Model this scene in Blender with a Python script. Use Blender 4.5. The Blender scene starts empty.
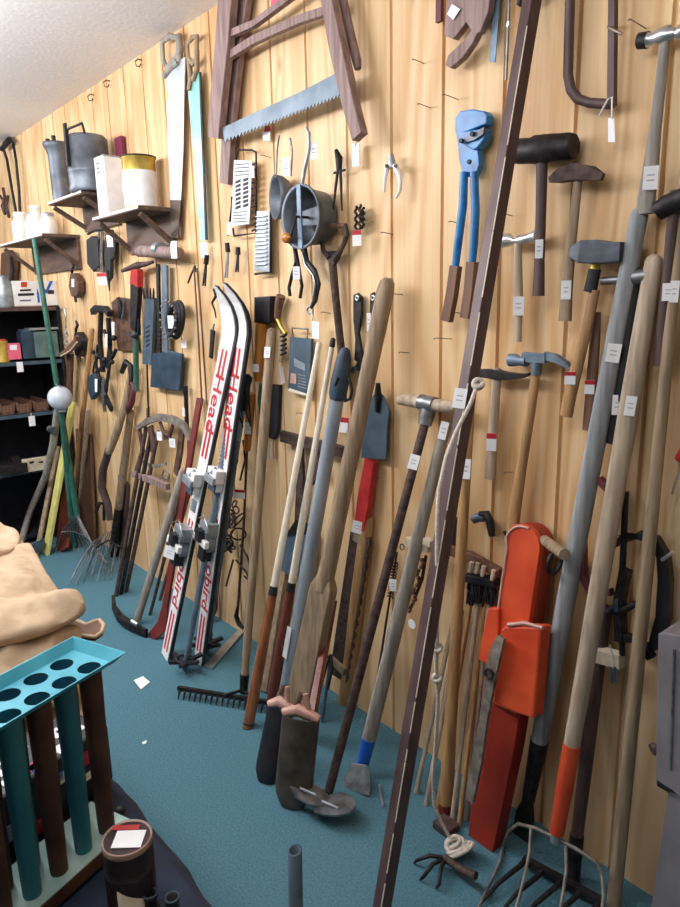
import bpy, bmesh, math, random
from mathutils import Vector as V, Matrix, noise as mnoise
random.seed(7)
S = bpy.context.scene
COL = S.collection
# ------------------------------------------------------------------ camera
FPX, CXP, CYP = 686.0, 340.0, 453.5
_w = (-593.9, -139.2); _dx = 65.0
_dy = (FPX*FPX + _w[0]*_dx)/-_w[1]
_down = V((_dx, -_dy, -FPX)).normalized()
_left = V((_w[0], -_w[1], -FPX)).normalized()
_X = -_left; _Z = -_down; _Y = _Z.cross(_X)
RC = Matrix((_X, _Y, _Z))            # camera -> world rotation (rows = world axes seen by the camera)
CAM = V((0.0, -1.5357, 1.5))
cd = bpy.data.cameras.new('camera'); cam = bpy.data.objects.new('camera', cd); COL.objects.link(cam)
cd.sensor_fit = 'VERTICAL'; cd.sensor_height = 24.0; cd.lens = FPX/907.0*24.0; cd.clip_start = .02
cam.matrix_world = Matrix.Translation(CAM) @ RC.to_4x4()
S.camera = cam
# ------------------------------------------------------------------ light
wd = bpy.data.worlds.new('world'); S.world = wd; wd.use_nodes = True
wd.node_tree.nodes['Background'].inputs[0].default_value = (.9, .95, 1, 1)
wd.node_tree.nodes['Background'].inputs[1].default_value = .3
S.view_settings.view_transform = 'Standard'; S.view_settings.look = 'None'
S.view_settings.gamma = 1.0; S.view_settings.use_curve_mapping = False
S.view_settings.exposure = 0.0
def area(name, loc, sx, sy, power, col=(1, .97, .92), rot=(0, 0, 0)):
    l = bpy.data.lights.new(name, 'AREA'); l.shape = 'RECTANGLE'; l.size = sx; l.size_y = sy
    l.energy = power; l.color = col
    o = bpy.data.objects.new(name, l); o.location = loc; o.rotation_euler = rot; COL.objects.link(o)
for x, y, w in ((-4.7, -1.5, 84), (-2.8, -1.45, 84), (-.95, -1.45, 34), (-3.2, -3.4, 30)):
    for dx in (-.45, 0, .45):            # fluorescent tubes: three soft bulbs along each fixture; the rear fixture is added fill
        l = bpy.data.lights.new('ceiling_tube_light', 'POINT'); l.energy = w/3; l.color = (.98, .98, 1); l.shadow_soft_size = .13
        o = bpy.data.objects.new('ceiling_tube_light', l); o.location = (x+dx, y, 2.3); COL.objects.link(o)
# ------------------------------------------------------------------ pixel -> point on a real plane
def ray(px, py): return RC @ V(((px-CXP)/FPX, -(py-CYP)/FPX, -1.0))
def P(px, py, d=0.0):                # point at distance d in front of the panelled wall
    r = ray(px, py); return CAM + r*((-d-CAM.y)/r.y)
def F(px, py, z=0.0):                # point at height z
    r = ray(px, py); return CAM + r*((z-CAM.z)/r.z)
def XP(px, py, x):
    r = ray(px, py); return CAM + r*((x-CAM.x)/r.x)
RI = RC.inverted()
def proj(p):
    v = RI @ (V(p)-CAM); return V((CXP-FPX*v.x/v.z, CYP+FPX*v.y/v.z))
def dep(p): return -(RI @ (V(p)-CAM)).z
def m(p, px): return px*dep(p)/FPX   # pixels -> metres across the view at p
def mdir(p, u, px):                  # metres along u that cover px pixels
    e = .01; a = proj(p); b = proj(V(p)+V(u)*e); return px*e/max((b-a).length, 1e-6)
class Lean:                          # straight tool from floor point (or raised point) to a wall point
    def __init__(s, b, t, d=.02, bd=None):
        s.a = F(*b) if bd is None else P(b[0], b[1], bd)
        s.b = P(t[0], t[1], d); s.u = (s.b-s.a).normalized()
    def at(s, py):
        lo, hi = -.6, 1.6
        for _ in range(50):
            k = (lo+hi)/2
            if proj(s.a.lerp(s.b, k)).y > py: lo = k
            else: hi = k
        return s.a.lerp(s.b, lo)
# ------------------------------------------------------------------ materials
def lin(h):
    h = h.lstrip('#'); o = []
    for i in (0, 2, 4):
        c = int(h[i:i+2], 16)/255; o.append(c/12.92 if c <= .04045 else ((c+.055)/1.055)**2.4)
    return (*o, 1)
MC = {}
def mat(name, c1, c2=None, rough=.6, metal=0.0, scale=(14, 14, 14), bump=.0, lo=.35, hi=.65, detail=4, spec=.5):
    if name in MC: return MC[name]
    mt = bpy.data.materials.new(name); mt.use_nodes = True; nt = mt.node_tree; N = nt.nodes; L = nt.links
    b = N['Principled BSDF']; b.inputs['Roughness'].default_value = rough; b.inputs['Metallic'].default_value = metal
    b.inputs['Specular IOR Level'].default_value = spec
    c2 = c2 or c1
    tc = N.new('ShaderNodeTexCoord'); mp = N.new('ShaderNodeMapping'); mp.inputs['Scale'].default_value = scale
    nz = N.new('ShaderNodeTexNoise'); nz.inputs['Scale'].default_value = 1.0; nz.inputs['Detail'].default_value = detail
    rp = N.new('ShaderNodeValToRGB'); rp.color_ramp.elements[0].position = lo; rp.color_ramp.elements[1].position = hi
    rp.color_ramp.elements[0].color = lin(c1); rp.color_ramp.elements[1].color = lin(c2)
    L.new(tc.outputs['Object'], mp.inputs['Vector']); L.new(mp.outputs[0], nz.inputs['Vector'])
    L.new(nz.outputs['Fac'], rp.inputs['Fac']); L.new(rp.outputs[0], b.inputs['Base Color'])
    if bump:
        bp = N.new('ShaderNodeBump'); bp.inputs['Strength'].default_value = bump; bp.inputs['Distance'].default_value = .004
        L.new(nz.outputs['Fac'], bp.inputs['Height']); L.new(bp.outputs[0], b.inputs['Normal'])
    MC[name] = mt; return mt
WS = (70, 70, 5)
greywood = mat('weathered_grey_wood', '#7d766f', '#a39c92', .75, 0, WS, .2)
bgwood = mat('silvered_grey_wood', '#7b7e82', '#a1a4a6', .75, 0, WS, .2)
hamst = mat('hammer_head_steel', '#464b54', '#666c76', .5, .5, (20, 20, 20), .1)
palewood = mat('pale_wood', '#9d8a76', '#c0ae98', .65, 0, WS, .15)
tanwood = mat('tan_wood', '#966f4b', '#b8915f', .6, 0, WS, .15)
oakwood = mat('worn_oak_wood', '#7d6a55', '#a48e72', .65, 0, WS, .2)
ambwood = mat('amber_varnished_wood', '#a8672a', '#c98a44', .3, 0, WS, .05)
brnwood = mat('brown_wood', '#5d4034', '#7d5a45', .6, 0, WS, .2)
dkwood = mat('dark_wood', '#3b2a28', '#594240', .6, 0, WS, .2)
cuewood = mat('cue_butt_wood', '#7d4a30', '#a2663f', .3, 0, WS)
redwood = mat('reddish_wood', '#5b2a20', '#7d3d2a', .35, 0, WS)
shelfwood = mat('stained_shelf_wood', '#4c3a34', '#70574a', .6, 0, (4, 30, 30), .15)
sawwood = mat('purplish_old_wood', '#78605d', '#9c8480', .7, 0, WS, .2)
iron = mat('dark_iron', '#1f1d20', '#3b3739', .55, .6, (40, 40, 40), .2)
rustiron = mat('rusty_iron', '#3a2c29', '#5d4a44', .75, .3, (50, 50, 50), .3)
barpaint = mat('brown_painted_bar', '#4a3536', '#5f4848', .5, .1, (30, 30, 6), .1)
steel = mat('worn_steel', '#6d6f73', '#9a9da1', .4, .8, (30, 30, 30), .1)
brsteel = mat('bright_steel', '#b9bdc2', '#dfe3e6', .3, .85, (20, 20, 20))
silver = mat('silver_saw_blade', '#b9c2cb', '#e3e8ec', .38, .6, (8, 8, 8))
galv = mat('galvanised_steel', '#8d969d', '#b3bcc3', .45, .6, (25, 25, 25))
pipem = mat('pale_grey_pipe', '#8f9aa6', '#aab4be', .45, .25, (20, 20, 4))
dullst = mat('dull_worn_steel', '#6a655f', '#8d877e', .6, .4, (30, 30, 30), .1)
bluest = mat('blued_steel', '#5b6a7a', '#7f92a3', .5, .5, (12, 12, 12), .1)
slate = mat('slate_painted_metal', '#3d4d5c', '#516473', .6, .2, (12, 12, 12))
blackp = mat('black_paint', '#121217', '#23232a', .5, 0, (20, 20, 20))
blackr = mat('black_rubber', '#15151a', '#26262e', .7, 0)
navyg = mat('navy_grip', '#20303f', '#34495c', .55, 0)
white = mat('white_paint', '#e4e2e2', '#f3f2f1', .4, 0)
tagm = mat('white_tag_card', '#f0f1f5', '#fbfbfd', .8, 0)
tagink = mat('faint_tag_ink', '#a9abb4', '#b9bbc3', .8)
redm = mat('red_print', '#b3202c', '#c93040', .5, 0)
redp = mat('red_paint', '#a21f22', '#c03030', .4, 0, (20, 20, 20))
drkred = mat('dark_red_paint', '#5a1a1c', '#7d2420', .5, 0)
orange = mat('orange_paint', '#c23c1b', '#d8532a', .5, 0, (9, 9, 9))
orgdark = mat('worn_orange_red_paint', '#882415', '#a6331f', .55, 0, (9, 9, 4))
bluep = mat('bright_blue_paint', '#0f5f9e', '#2583c4', .35, 0, (20, 20, 20))
bluet = mat('blue_tape', '#1550b8', '#2467d0', .45, 0)
ltblue = mat('light_blue_plastic', '#7fa5bd', '#a5c6d8', .4, 0)
fsaw = mat('grey_blue_saw_steel', '#5f6e7c', '#7f8c99', .5, .4, (8, 8, 8), .1)
teals = mat('teal_saw_blade', '#73b2ae', '#a1cfca', .4, .3, (8, 8, 8))
tealp = mat('teal_tin_paint', '#2f8ea6', '#4fb0c2', .45, .1, (10, 10, 10))
tealt = mat('shade_darkened_tube_teal', '#1d6272', '#2d7b8a', .45, .1, (10, 10, 10))  # tray teal made darker: the tubes' shade is put into this colour
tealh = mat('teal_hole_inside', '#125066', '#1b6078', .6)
browntin = mat('rust_brown_tin', '#3b2620', '#5a3a2d', .6, .2, (16, 16, 16), .2)
paletin = mat('pale_teal_tin', '#8fb4ae', '#b4d0c8', .5, .1, (14, 14, 14))
greenp = mat('green_paint', '#24564c', '#37705f', .5, 0, (20, 20, 20))
grngrey = mat('grey_green_paint', '#4d6562', '#66807a', .5, 0)
yellowp = mat('pale_yellow_paint', '#cfc66a', '#e6de8c', .5, 0, (20, 20, 20))
leather = mat('brown_leather', '#4a332a', '#6f4e3d', .6, 0, (25, 25, 25), .3)
greylea = mat('grey_cracked_leather', '#5f5750', '#8b8177', .75, 0, (40, 40, 40), .4)
chromer = mat('cream_lacquer', '#ddd2bd', '#efe6d4', .3, 0)
ropem = mat('white_rope', '#c2b8ad', '#ddd5c9', .85, 0, (120, 120, 120), .4)
strm = mat('white_string', '#d8d4cf', '#ece8e4', .9)
canvas = mat('cream_canvas', '#b79d80', '#cbb294', .9, 0, (30, 30, 30), .25)
navyc = mat('navy_cloth', '#141d30', '#22304a', .85, 0, (18, 18, 18), .4)
milk = mat('white_milk_glass', '#b9c4d0', '#cdd6df', .25, 0)
tincan = mat('old_grey_tin', '#4a4f58', '#777e88', .5, .5, (10, 10, 10), .1)
brass = mat('brass', '#a98c3c', '#d2b85e', .35, .7)
maroon = mat('maroon_paint', '#54232e', '#70313c', .55)
purpred = mat('purple_red_cover', '#6f2740', '#86344e', .5)
nailm = mat('nail_metal', '#6d6258', '#988a7c', .45, .6)
pink = mat('pink_card', '#e2587e', '#ec7592', .6)
bluebox = mat('blue_print', '#1c4fb0', '#3268c4', .5)
paperm = mat('aged_paper_label', '#b7a993', '#d0c4ae', .85, 0, (30, 30, 30))
jarbrn = mat('dark_brown_tin', '#2c2225', '#453539', .4, .4, (20, 20, 20))
shelfblk = mat('black_shelving_metal', '#15161e', '#20222c', .6, .2)
graymet = mat('grey_painted_metal', '#7d777c', '#938c90', .5, .2, (12, 12, 6))
bronze = mat('bronze_brown_steel', '#4a3f38', '#665a50', .5, .5, (14, 14, 14), .1)
clearg = mat('frosted_jar_glass', '#d9d6d0', '#eeece8', .2, 0)
lidm = mat('worn_lid_metal', '#8a7064', '#a58a7c', .5, .2, (40, 40, 40))
clayp = mat('pinkish_bare_metal', '#b88d80', '#cda597', .5, .2)
kraft = mat('light_wood_block', '#c6b79d', '#ddd1ba', .7, 0, (40, 40, 40), .2)
yeltin = mat('mustard_tin', '#a8892f', '#c7a948', .5, .1)
# panelling: long cathedral grain, small tint change per board, a few knots
def wall_mat():
    mt = bpy.data.materials.new('pine_plywood_panelling'); mt.use_nodes = True; nt = mt.node_tree; N = nt.nodes; L = nt.links
    b = N['Principled BSDF']; b.inputs['Roughness'].default_value = .5; b.inputs['Specular IOR Level'].default_value = .35
    tc = N.new('ShaderNodeTexCoord')
    def nz(scale, detail, dist=0.0):
        mp = N.new('ShaderNodeMapping'); mp.inputs['Scale'].default_value = scale
        L.new(tc.outputs['Object'], mp.inputs['Vector'])
        n = N.new('ShaderNodeTexNoise'); n.inputs['Scale'].default_value = 1; n.inputs['Detail'].default_value = detail
        n.inputs['Distortion'].default_value = dist
        L.new(mp.outputs[0], n.inputs['Vector']); return n.outputs['Fac']
    def mth(op, a, v=None):
        q = N.new('ShaderNodeMath'); q.operation = op; L.new(a, q.inputs[0])
        if v is not None:
            if hasattr(v, 'links'): L.new(v, q.inputs[1])
            else: q.inputs[1].default_value = v
        return q.outputs[0]
    ring = mth('SINE', mth('MULTIPLY', nz((3.4, 1, .5), 2, .3), 70.0))
    ring = mth('MULTIPLY_ADD', ring, .5); ring.node.inputs[2].default_value = .5
    fine = nz((90, 1, 3), 3)
    big = nz((2.2, 1, .6), 2)
    sx = N.new('ShaderNodeSeparateXYZ'); L.new(tc.outputs['Object'], sx.inputs[0])
    fl = mth('FLOOR', mth('MULTIPLY', mth('ADD', sx.outputs[0], 1.559), 5.0))
    wn = N.new('ShaderNodeTexWhiteNoise'); wn.noise_dimensions = '1D'; L.new(fl, wn.inputs['W'])
    s = mth('MULTIPLY', ring, .24)
    s = mth('ADD', s, mth('MULTIPLY', fine, .35))
    s = mth('ADD', s, mth('MULTIPLY', big, .45))
    s = mth('ADD', s, mth('MULTIPLY', wn.outputs['Value'], .16))
    rp = N.new('ShaderNodeValToRGB'); rp.color_ramp.elements[0].position = .25; rp.color_ramp.elements[1].position = .95
    rp.color_ramp.elements[0].color = lin('#eed3a8'); rp.color_ramp.elements[1].color = lin('#c3905a')
    L.new(s, rp.inputs['Fac'])
    vo = N.new('ShaderNodeTexVoronoi'); vo.inputs['Scale'].default_value = 1.0
    mp = N.new('ShaderNodeMapping'); mp.inputs['Scale'].default_value = (2.6, .01, 1.1); L.new(tc.outputs['Object'], mp.inputs['Vector'])
    L.new(mp.outputs[0], vo.inputs['Vector'])
    kn = N.new('ShaderNodeMapRange'); kn.inputs[1].default_value = .012; kn.inputs[2].default_value = .05
    kn.inputs[3].default_value = .75; kn.inputs[4].default_value = 0.0; L.new(vo.outputs['Distance'], kn.inputs[0])
    mx = N.new('ShaderNodeMix'); mx.data_type = 'RGBA'; L.new(kn.outputs[0], mx.inputs[0]); L.new(rp.outputs[0], mx.inputs[6])
    mx.inputs[7].default_value = lin('#8a5a34'); L.new(mx.outputs[2], b.inputs['Base Color'])
    return mt
wallm = wall_mat()
carpet = mat('teal_carpet', '#486f7e', '#5b8492', .95, 0, (160, 160, 160), .6, .3, .7, 2, .1)
ceilm = mat('off_white_ceiling', '#e4dedd', '#ebe6e5', .9, 0, (60, 60, 60), .3)
plain = mat('white_wall_paint', '#a19b91', '#aaa49a', .9)
# ------------------------------------------------------------------ mesh helpers
class MB:
    def __init__(s): s.v = []; s.f = []; s.sm = []
    def add(s, vs, fs, smooth=False):
        o = len(s.v); s.v += [V(x) for x in vs]
        for f in fs: s.f.append([i+o for i in f]); s.sm.append(smooth)
        return s
    def loft(s, secs, smooth=True, cap=True, closed=False):      # secs: lists of points, same count
        n = len(secs[0]); vs = [p for q in secs for p in q]; fs = []
        R = len(secs)
        for i in range(R if closed else R-1):
            j = (i+1) % R
            for k in range(n):
                l = (k+1) % n; fs.append((i*n+k, i*n+l, j*n+l, j*n+k))
        s.add(vs, fs, smooth)
        if cap and not closed:
            s.add(secs[0], [list(range(n))[::-1]]); s.add(secs[-1], [list(range(n))])
        return s
    def tube(s, pts, r, n=8, closed=False, smooth=True, flat=1.0, up=None):
        pts = [V(p) for p in pts]; N = len(pts)
        if not isinstance(r, (list, tuple)): r = [r]*N
        secs = []; prev = None
        for i, p in enumerate(pts):
            if closed: t = pts[(i+1) % N]-pts[i-1]
            else: t = pts[min(i+1, N-1)]-pts[max(i-1, 0)]
            t = t.normalized() if t.length > 1e-9 else V((0, 0, 1))
            if prev is None:
                h = V(up) if up else (V((0, 1, 0)) if abs(t.y) < .9 else V((1, 0, 0)))
            else: h = prev
            a = h-t*h.dot(t)
            if a.length < 1e-6: a = t.orthogonal()
            a.normalize(); prev = a; c = t.cross(a)
            secs.append([p+(a*math.cos(q)*flat+c*math.sin(q))*r[i] for q in (2*math.pi*(k+.5)/n for k in range(n))])
        return s.loft(secs, smooth, True, closed)
    def bar(s, pts, w, h, side=(1, 0, 0), smooth=False):         # rectangular section: w along side, h across
        pts = [V(p) for p in pts]; N = len(pts); secs = []
        if not isinstance(w, (list, tuple)): w = [w]*N
        if not isinstance(h, (list, tuple)): h = [h]*N
        for i, p in enumerate(pts):
            t = (pts[min(i+1, N-1)]-pts[max(i-1, 0)]).normalized()
            a = V(side)-t*V(side).dot(t)
            if a.length < 1e-6: a = t.orthogonal()
            a.normalize(); c = t.cross(a)
            secs.append([p+a*w[i]/2*x+c*h[i]/2*y for x, y in ((-1, -1), (1, -1), (1, 1), (-1, 1))])
        return s.loft(secs, smooth)
    def box(s, c, dx, dy, dz, A=None):
        c = V(c); A = A or (V((1, 0, 0)), V((0, 1, 0)), V((0, 0, 1)))
        vs = [c+A[0]*dx/2*i+A[1]*dy/2*j+A[2]*dz/2*k for k in (-1, 1) for j in (-1, 1) for i in (-1, 1)]
        return s.add(vs, [(0, 2, 3, 1), (4, 5, 7, 6), (0, 1, 5, 4), (2, 6, 7, 3), (0, 4, 6, 2), (1, 3, 7, 5)])
    def plate(s, pts, t, nrm=(0, 1, 0)):                        # outline extruded by t along nrm
        pts = [V(p) for p in pts]; n = len(pts); o = V(nrm)*t
        s.add(pts+[p+o for p in pts], [list(range(n)), list(range(2*n-1, n-1, -1))]+[(i, i+n, (i+1) % n+n, (i+1) % n) for i in range(n)])
        return s
    def lathe(s, c, ax, prof, n=20, smooth=True, cap=True):      # prof: (radius, height along ax)
        c = V(c); ax = V(ax).normalized(); a = ax.orthogonal().normalized(); b = ax.cross(a)
        secs = [[c+ax*h+(a*math.cos(q)+b*math.sin(q))*max(r, 1e-5) for q in (2*math.pi*k/n for k in range(n))] for r, h in prof]
        return s.loft(secs, smooth, cap)
    def ball(s, c, r, n=14, sc=(1, 1, 1)):
        vs = []; fs = []; c = V(c)
        for i in range(n//2+1):
            th = math.pi*i/(n//2)
            for k in range(n):
                ph = 2*math.pi*k/n
                vs.append(c+V((math.sin(th)*math.cos(ph)*sc[0], math.sin(th)*math.sin(ph)*sc[1], math.cos(th)*sc[2]))*r)
        for i in range(n//2):
            for k in range(n):
                l = (k+1) % n; fs.append((i*n+k, (i+1)*n+k, (i+1)*n+l, i*n+l))
        return s.add(vs, fs, True)
    def ring(s, c, ax, R, r, n=20, k=6, sc=1.0, a0=0, a1=None):
        c = V(c); ax = V(ax).normalized(); a = ax.orthogonal().normalized(); b = ax.cross(a)
        if a1 is None:
            return s.tube([c+(a*math.cos(q)+b*math.sin(q)*sc)*R for q in (2*math.pi*i/n for i in range(n))], r, k, True)
        return s.tube([c+(a*math.cos(q)+b*math.sin(q)*sc)*R for q in (a0+(a1-a0)*i/n for i in range(n+1))], r, k)
    # pixel shorthands: outlines and paths laid on a plane d in front of the wall
    def pl(s, px, d, t=.004): return s.plate([P(x, y, d) for x, y in px], t)
    def pt(s, px, d, r, n=8, closed=False, flat=1.0):
        ps = [P(q[0], q[1], q[2] if len(q) > 2 else d) for q in px]
        rr = [m(p, (r[i] if isinstance(r, (list, tuple)) else r)) for i, p in enumerate(ps)]
        return s.tube(ps, rr, n, closed, True, flat)
    def pb(s, px, d, w, h, side=None):
        ps = [P(q[0], q[1], q[2] if len(q) > 2 else d) for q in px]
        t = (ps[-1]-ps[0]).normalized(); sd = t.cross(V((0, 1, 0))) if side is None else V(side)
        ww = [mdir(p, sd.normalized(), (w[i] if isinstance(w, (list, tuple)) else w)) for i, p in enumerate(ps)]
        return s.bar(ps, ww, h, sd)
def link(name, mb, mt, loc, parent=None, bevel=0.0):
    me = bpy.data.meshes.new(name); me.from_pydata([tuple(p-loc) for p in mb.v], [], mb.f)
    me.polygons.foreach_set('use_smooth', mb.sm)
    bm = bmesh.new(); bm.from_mesh(me); bmesh.ops.recalc_face_normals(bm, faces=bm.faces); bm.to_mesh(me); bm.free()
    me.materials.append(mt); o = bpy.data.objects.new(name, me); COL.objects.link(o)
    if parent: o.parent = parent
    else: o.location = loc
    if bevel:
        b = o.modifiers.new('bevel', 'BEVEL'); b.width = bevel; b.segments = 2; b.limit_method = 'ANGLE'; b.angle_limit = .7
    return o
class T:                             # one thing: parts collected in world space, then linked under one root
    def __init__(s, name, label, cat, group=None): s.n, s.l, s.c, s.g = name, label, cat, group; s.ps = []; s.txt = []
    def p(s, name, mt, parent=None, label=None, bevel=0.0, kind=None):
        mb = MB(); s.ps.append([name, mb, mt, parent, label, bevel, kind]); return mb
    def text(s, body, mt, size, M4, parent): s.txt.append((body, mt, size, M4, parent))
    def done(s):
        al = [v for q in s.ps for v in q[1].v]
        lo = min(al, key=lambda v: v.z); loc = V((sum(v.x for v in al)/len(al), sum(v.y for v in al)/len(al), lo.z))
        def tagit(o):
            o['label'] = s.l; o['category'] = s.c
            if s.g: o['group'] = s.g
        if len(s.ps) == 1 and not s.txt:
            q = s.ps[0]; o = link(s.n, q[1], q[2], loc, None, q[5]); tagit(o); return o
        root = bpy.data.objects.new(s.n, None); root.empty_display_size = .03; root.location = loc; COL.objects.link(root); tagit(root)
        made = {}
        for q in s.ps:
            o = link(q[0], q[1], q[2], loc, made.get(id(q[3]), root), q[5]); made[id(q[1])] = o
            if q[4]: o['label'] = q[4]
            if q[6]: o['kind'] = q[6]
        for body, mt, size, M4, par in s.txt:
            cu = bpy.data.curves.new('lettering', 'FONT'); cu.body = body; cu.size = size; cu.extrude = .0006
            cu.align_x = 'CENTER'; cu.align_y = 'CENTER'; cu.offset = .0012
            to = bpy.data.objects.new('lettering', cu); COL.objects.link(to); bpy.context.view_layer.update()
            me = bpy.data.meshes.new_from_object(to.evaluated_get(bpy.context.evaluated_depsgraph_get()))
            bpy.data.objects.remove(to)
            me.transform(Matrix.Translation(-loc) @ M4); me.materials.clear(); me.materials.append(mt)
            o = bpy.data.objects.new('lettering', me); COL.objects.link(o); o.parent = made.get(id(par), root); o['label'] = 'lettering reading '+body
        return root
NRM = V((.5, -.86, 0))
def tag(t, pos, wpx, hpx, u=(0, 0, 1), r=0.0, red=False, parent=None, string=None, nrm=None):
    """price tag card stuck or tied on a tool"""
    u = V(u).normalized(); n = V(nrm) if nrm else NRM.copy(); n = (n-u*n.dot(u)).normalized(); a = u.cross(n)
    c = V(pos)+n*(r+.0015)
    w, h = mdir(c, a, wpx), mdir(c, u, hpx)
    b = t.p('price_tag', tagm, parent, 'white price tag'); b.box(c, w, .0012, h, (a, n, u))
    if red:
        e = t.p('tag_band', redm, b, 'red band'); e.box(c+u*h*.34+n*.0006, w, .0012, h*.3, (a, n, u))
    else:
        e = t.p('tag_writing', tagink, b, 'faint writing on the tag')
        for k in range(2): e.box(c+u*h*(.12-.22*k)+n*.0009, w*.5, .0004, h*.05, (a, n, u))
    if string:
        q = t.p('tag_string', strm, b, 'white string'); q.tube([c+u*h*.5, V(string)], .0011, 5)
    return b
def ptag(t, px, py, d, w, h, **k): return tag(t, P(px, py, d), w, h, **k)
# ------------------------------------------------------------------ setting
def struct(name, mb, mt, bevel=0):
    o = link(name, mb, mt, V((0, 0, 0)), None, bevel); o['kind'] = 'structure'; return o
ZC = 2.605; XL, XR, YB = -7.5, 1.6, -4.6
gx = [-1.559+.2*k for k in range(-30, 1)]+[-1.358, -1.155, -.951, -.738, -.535, -.335, -.13, .07, .27, .47, .67, .87, 1.07, 1.27, 1.47]
prof = []
for x in gx:
    if x-.005 > XL: prof += [(x-.006, 0), (x-.004, .011), (x+.004, .011), (x+.006, 0)]
prof = [(XL, 0)]+prof+[(XR, 0)]
b = MB(); n = len(prof)
b.add([V((x, y, 0)) for x, y in prof]+[V((x, y, ZC)) for x, y in prof], [(i, i+1, i+1+n, i+n) for i in range(n-1)])
b.box(((XL+XR)/2, .035, ZC/2), XR-XL, .04, ZC)
struct('wall_back', b, wallm)
b = MB(); b.box(((XL+XR)/2, YB/2, -.05), XR-XL+.2, -YB+.2, .1); struct('floor', b, carpet)
b = MB(); b.box(((XL+XR)/2, YB/2, ZC+.05), XR-XL+.2, -YB+.2, .1); struct('ceiling', b, ceilm)
b = MB(); b.box((XL-.05, YB/2, ZC/2), .1, -YB, ZC); struct('wall_left', b, plain)
b = MB(); b.box((XR+.05, YB/2, ZC/2), .1, -YB, ZC); struct('wall_right', b, plain)
b = MB(); b.box(((XL+XR)/2, YB-.05, ZC/2), XR-XL+.2, .1, ZC); struct('wall_front', b, plain)
# ------------------------------------------------------------------ hanging nails
def nail(px, py, label, L=.05, d0=0.0):
    t = T('nail', label, 'nail', 'nails in the panelled wall'); b = t.p(None, nailm)
    q = P(px, py, L*.75)
    b.tube([P(px, py, L*.75)+V((.004, L*.75+.004, -.006)), q, q+V((0, -.004, -.003))], [.0013, .0013, .0024], 6); return t.done()
for a in ((413.6, 59, 'bare bent nail left of the dangling wooden saw handle, upper of two', .05),
          (418.7, 103.4, 'bare bent nail left of the blue cutter, lower of two', .06),
          (443.8, 94, 'bare nail just above the blue cutter head', .07),
          (382, 232, 'bare nail on a groove below the white plastic cutters', .055),
          (386, 293, 'nail through the top of the big round pole', .09),
          (400, 352, 'small nail right of the round pole, midway down', .05),
          (435, 338, 'nail below the cutter left of the tall brown bar', .09),
          (630, 19, 'long bent nail left of the ball peen hammer head', .08),
          (452, 312, 'nail holding up the wooden grip of the blue cutter', .06),
          (503, 213, 'short nail just right of the tall brown bar', .045),
          (450, 221, 'nail between the legs of the blue cutter', .05),
          (321, 194, 'small nail right of the round strainer', .045),
          (170, 263, 'nail under the right end of the can shelf', .06),
          (322, 312, 'small nail left of the dark d-handled spade shaft', .045),
          (187, 262, 'nail beside the pair of long thin rods', .05),
          (365, 220, 'nail beside the auger bits with red tag', .04),
          (297, 413, 'small nail above the wide dark scraper bar', .05),
          (505, 472, 'nail below the short hammer with red tag', .04),
          (262, 155, 'bent nail right of the grater rack', .05),
          (372, 478, 'nail below the slate blade', .04)):
    nail(*a)
# ------------------------------------------------------------------ right side: tall brown bar and rope
bar = Lean((374, 955), (540, -48), .03)
t = T('square_bar', 'tall dark brown square bar leaning across the whole wall in front of everything', 'bar')
b = t.p('bar', barpaint, bevel=.002); b.bar([bar.a, bar.b], .032, .032, V((.985, -.17, 0)))
e = t.p('worn_edge', chromer, b, 'pale worn edge'); sd = V((.985, -.17, 0)); sd = (sd-bar.u*sd.dot(bar.u)).normalized(); nn = bar.u.cross(sd)
corner = min((sd*i+nn*j for i in (-1, 1) for j in (-1, 1)), key=lambda q: (proj(bar.a.lerp(bar.b, .5)+q*.0185)-proj(CAM+(bar.a.lerp(bar.b, .5)-CAM))).length + (bar.a.lerp(bar.b, .5)+q*.0185-CAM).length*1000)
rr = random.Random(3); k = 0.05
while k < .93:
    L = rr.uniform(.01, .09); o = bar.u*(bar.b-bar.a).length
    e.tube([bar.a+o*k+corner*.0163, bar.a+o*(k+L)+corner*.0163], .0016, 5); k += L+rr.uniform(.0, .02)
tag(t, bar.at(398)+V((0, -.02, 0)), 13, 20, bar.u, .012, parent=b)
t.done()
t = T('knotted_rope', 'white rope knotted to the tall brown bar and hanging to the floor', 'rope')
b = t.p('rope', ropem)
def bd(y): return -bar.at(y).y
rp = []
for x, y, o in ((478, 384, .03), (470, 405, .045), (456, 432, .045), (446, 458, .045), (439, 490, .045), (437, 520, .04), (437, 560, .02), (438, 600, -.04), (437, 625, -.07), (437, 648, -.09), (436, 665, -.11), (437, 678, -.12), (438, 700, -.14), (436, 740, -.18), (433, 780, -.22), (434, 805, -.25), (441, 822, -.27)):
    rp.append(P(x, y, bd(y)+o))
rp.append(F(450, 838, .03)); rp.append(F(456, 848, .02))
b.tube(rp, .005, 7)
for c, r in ((rp[0], .014), (rp[9], .013), (rp[11], .013)):
    kn = t.p('knot', ropem); kn.ring(c, (.3, -.5, .8), r*.7, .006, 12); kn.ring(c, (.8, -.5, .2), r*.7, .006, 12)
kn = t.p('knot', ropem)
for i in range(5): kn.ring(F(453+i*2, 842+i*2, .03), (random.random()-.5, random.random()-.5, .6), .022+.004*i, .006, 14, 6, .7)
t.done()
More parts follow.
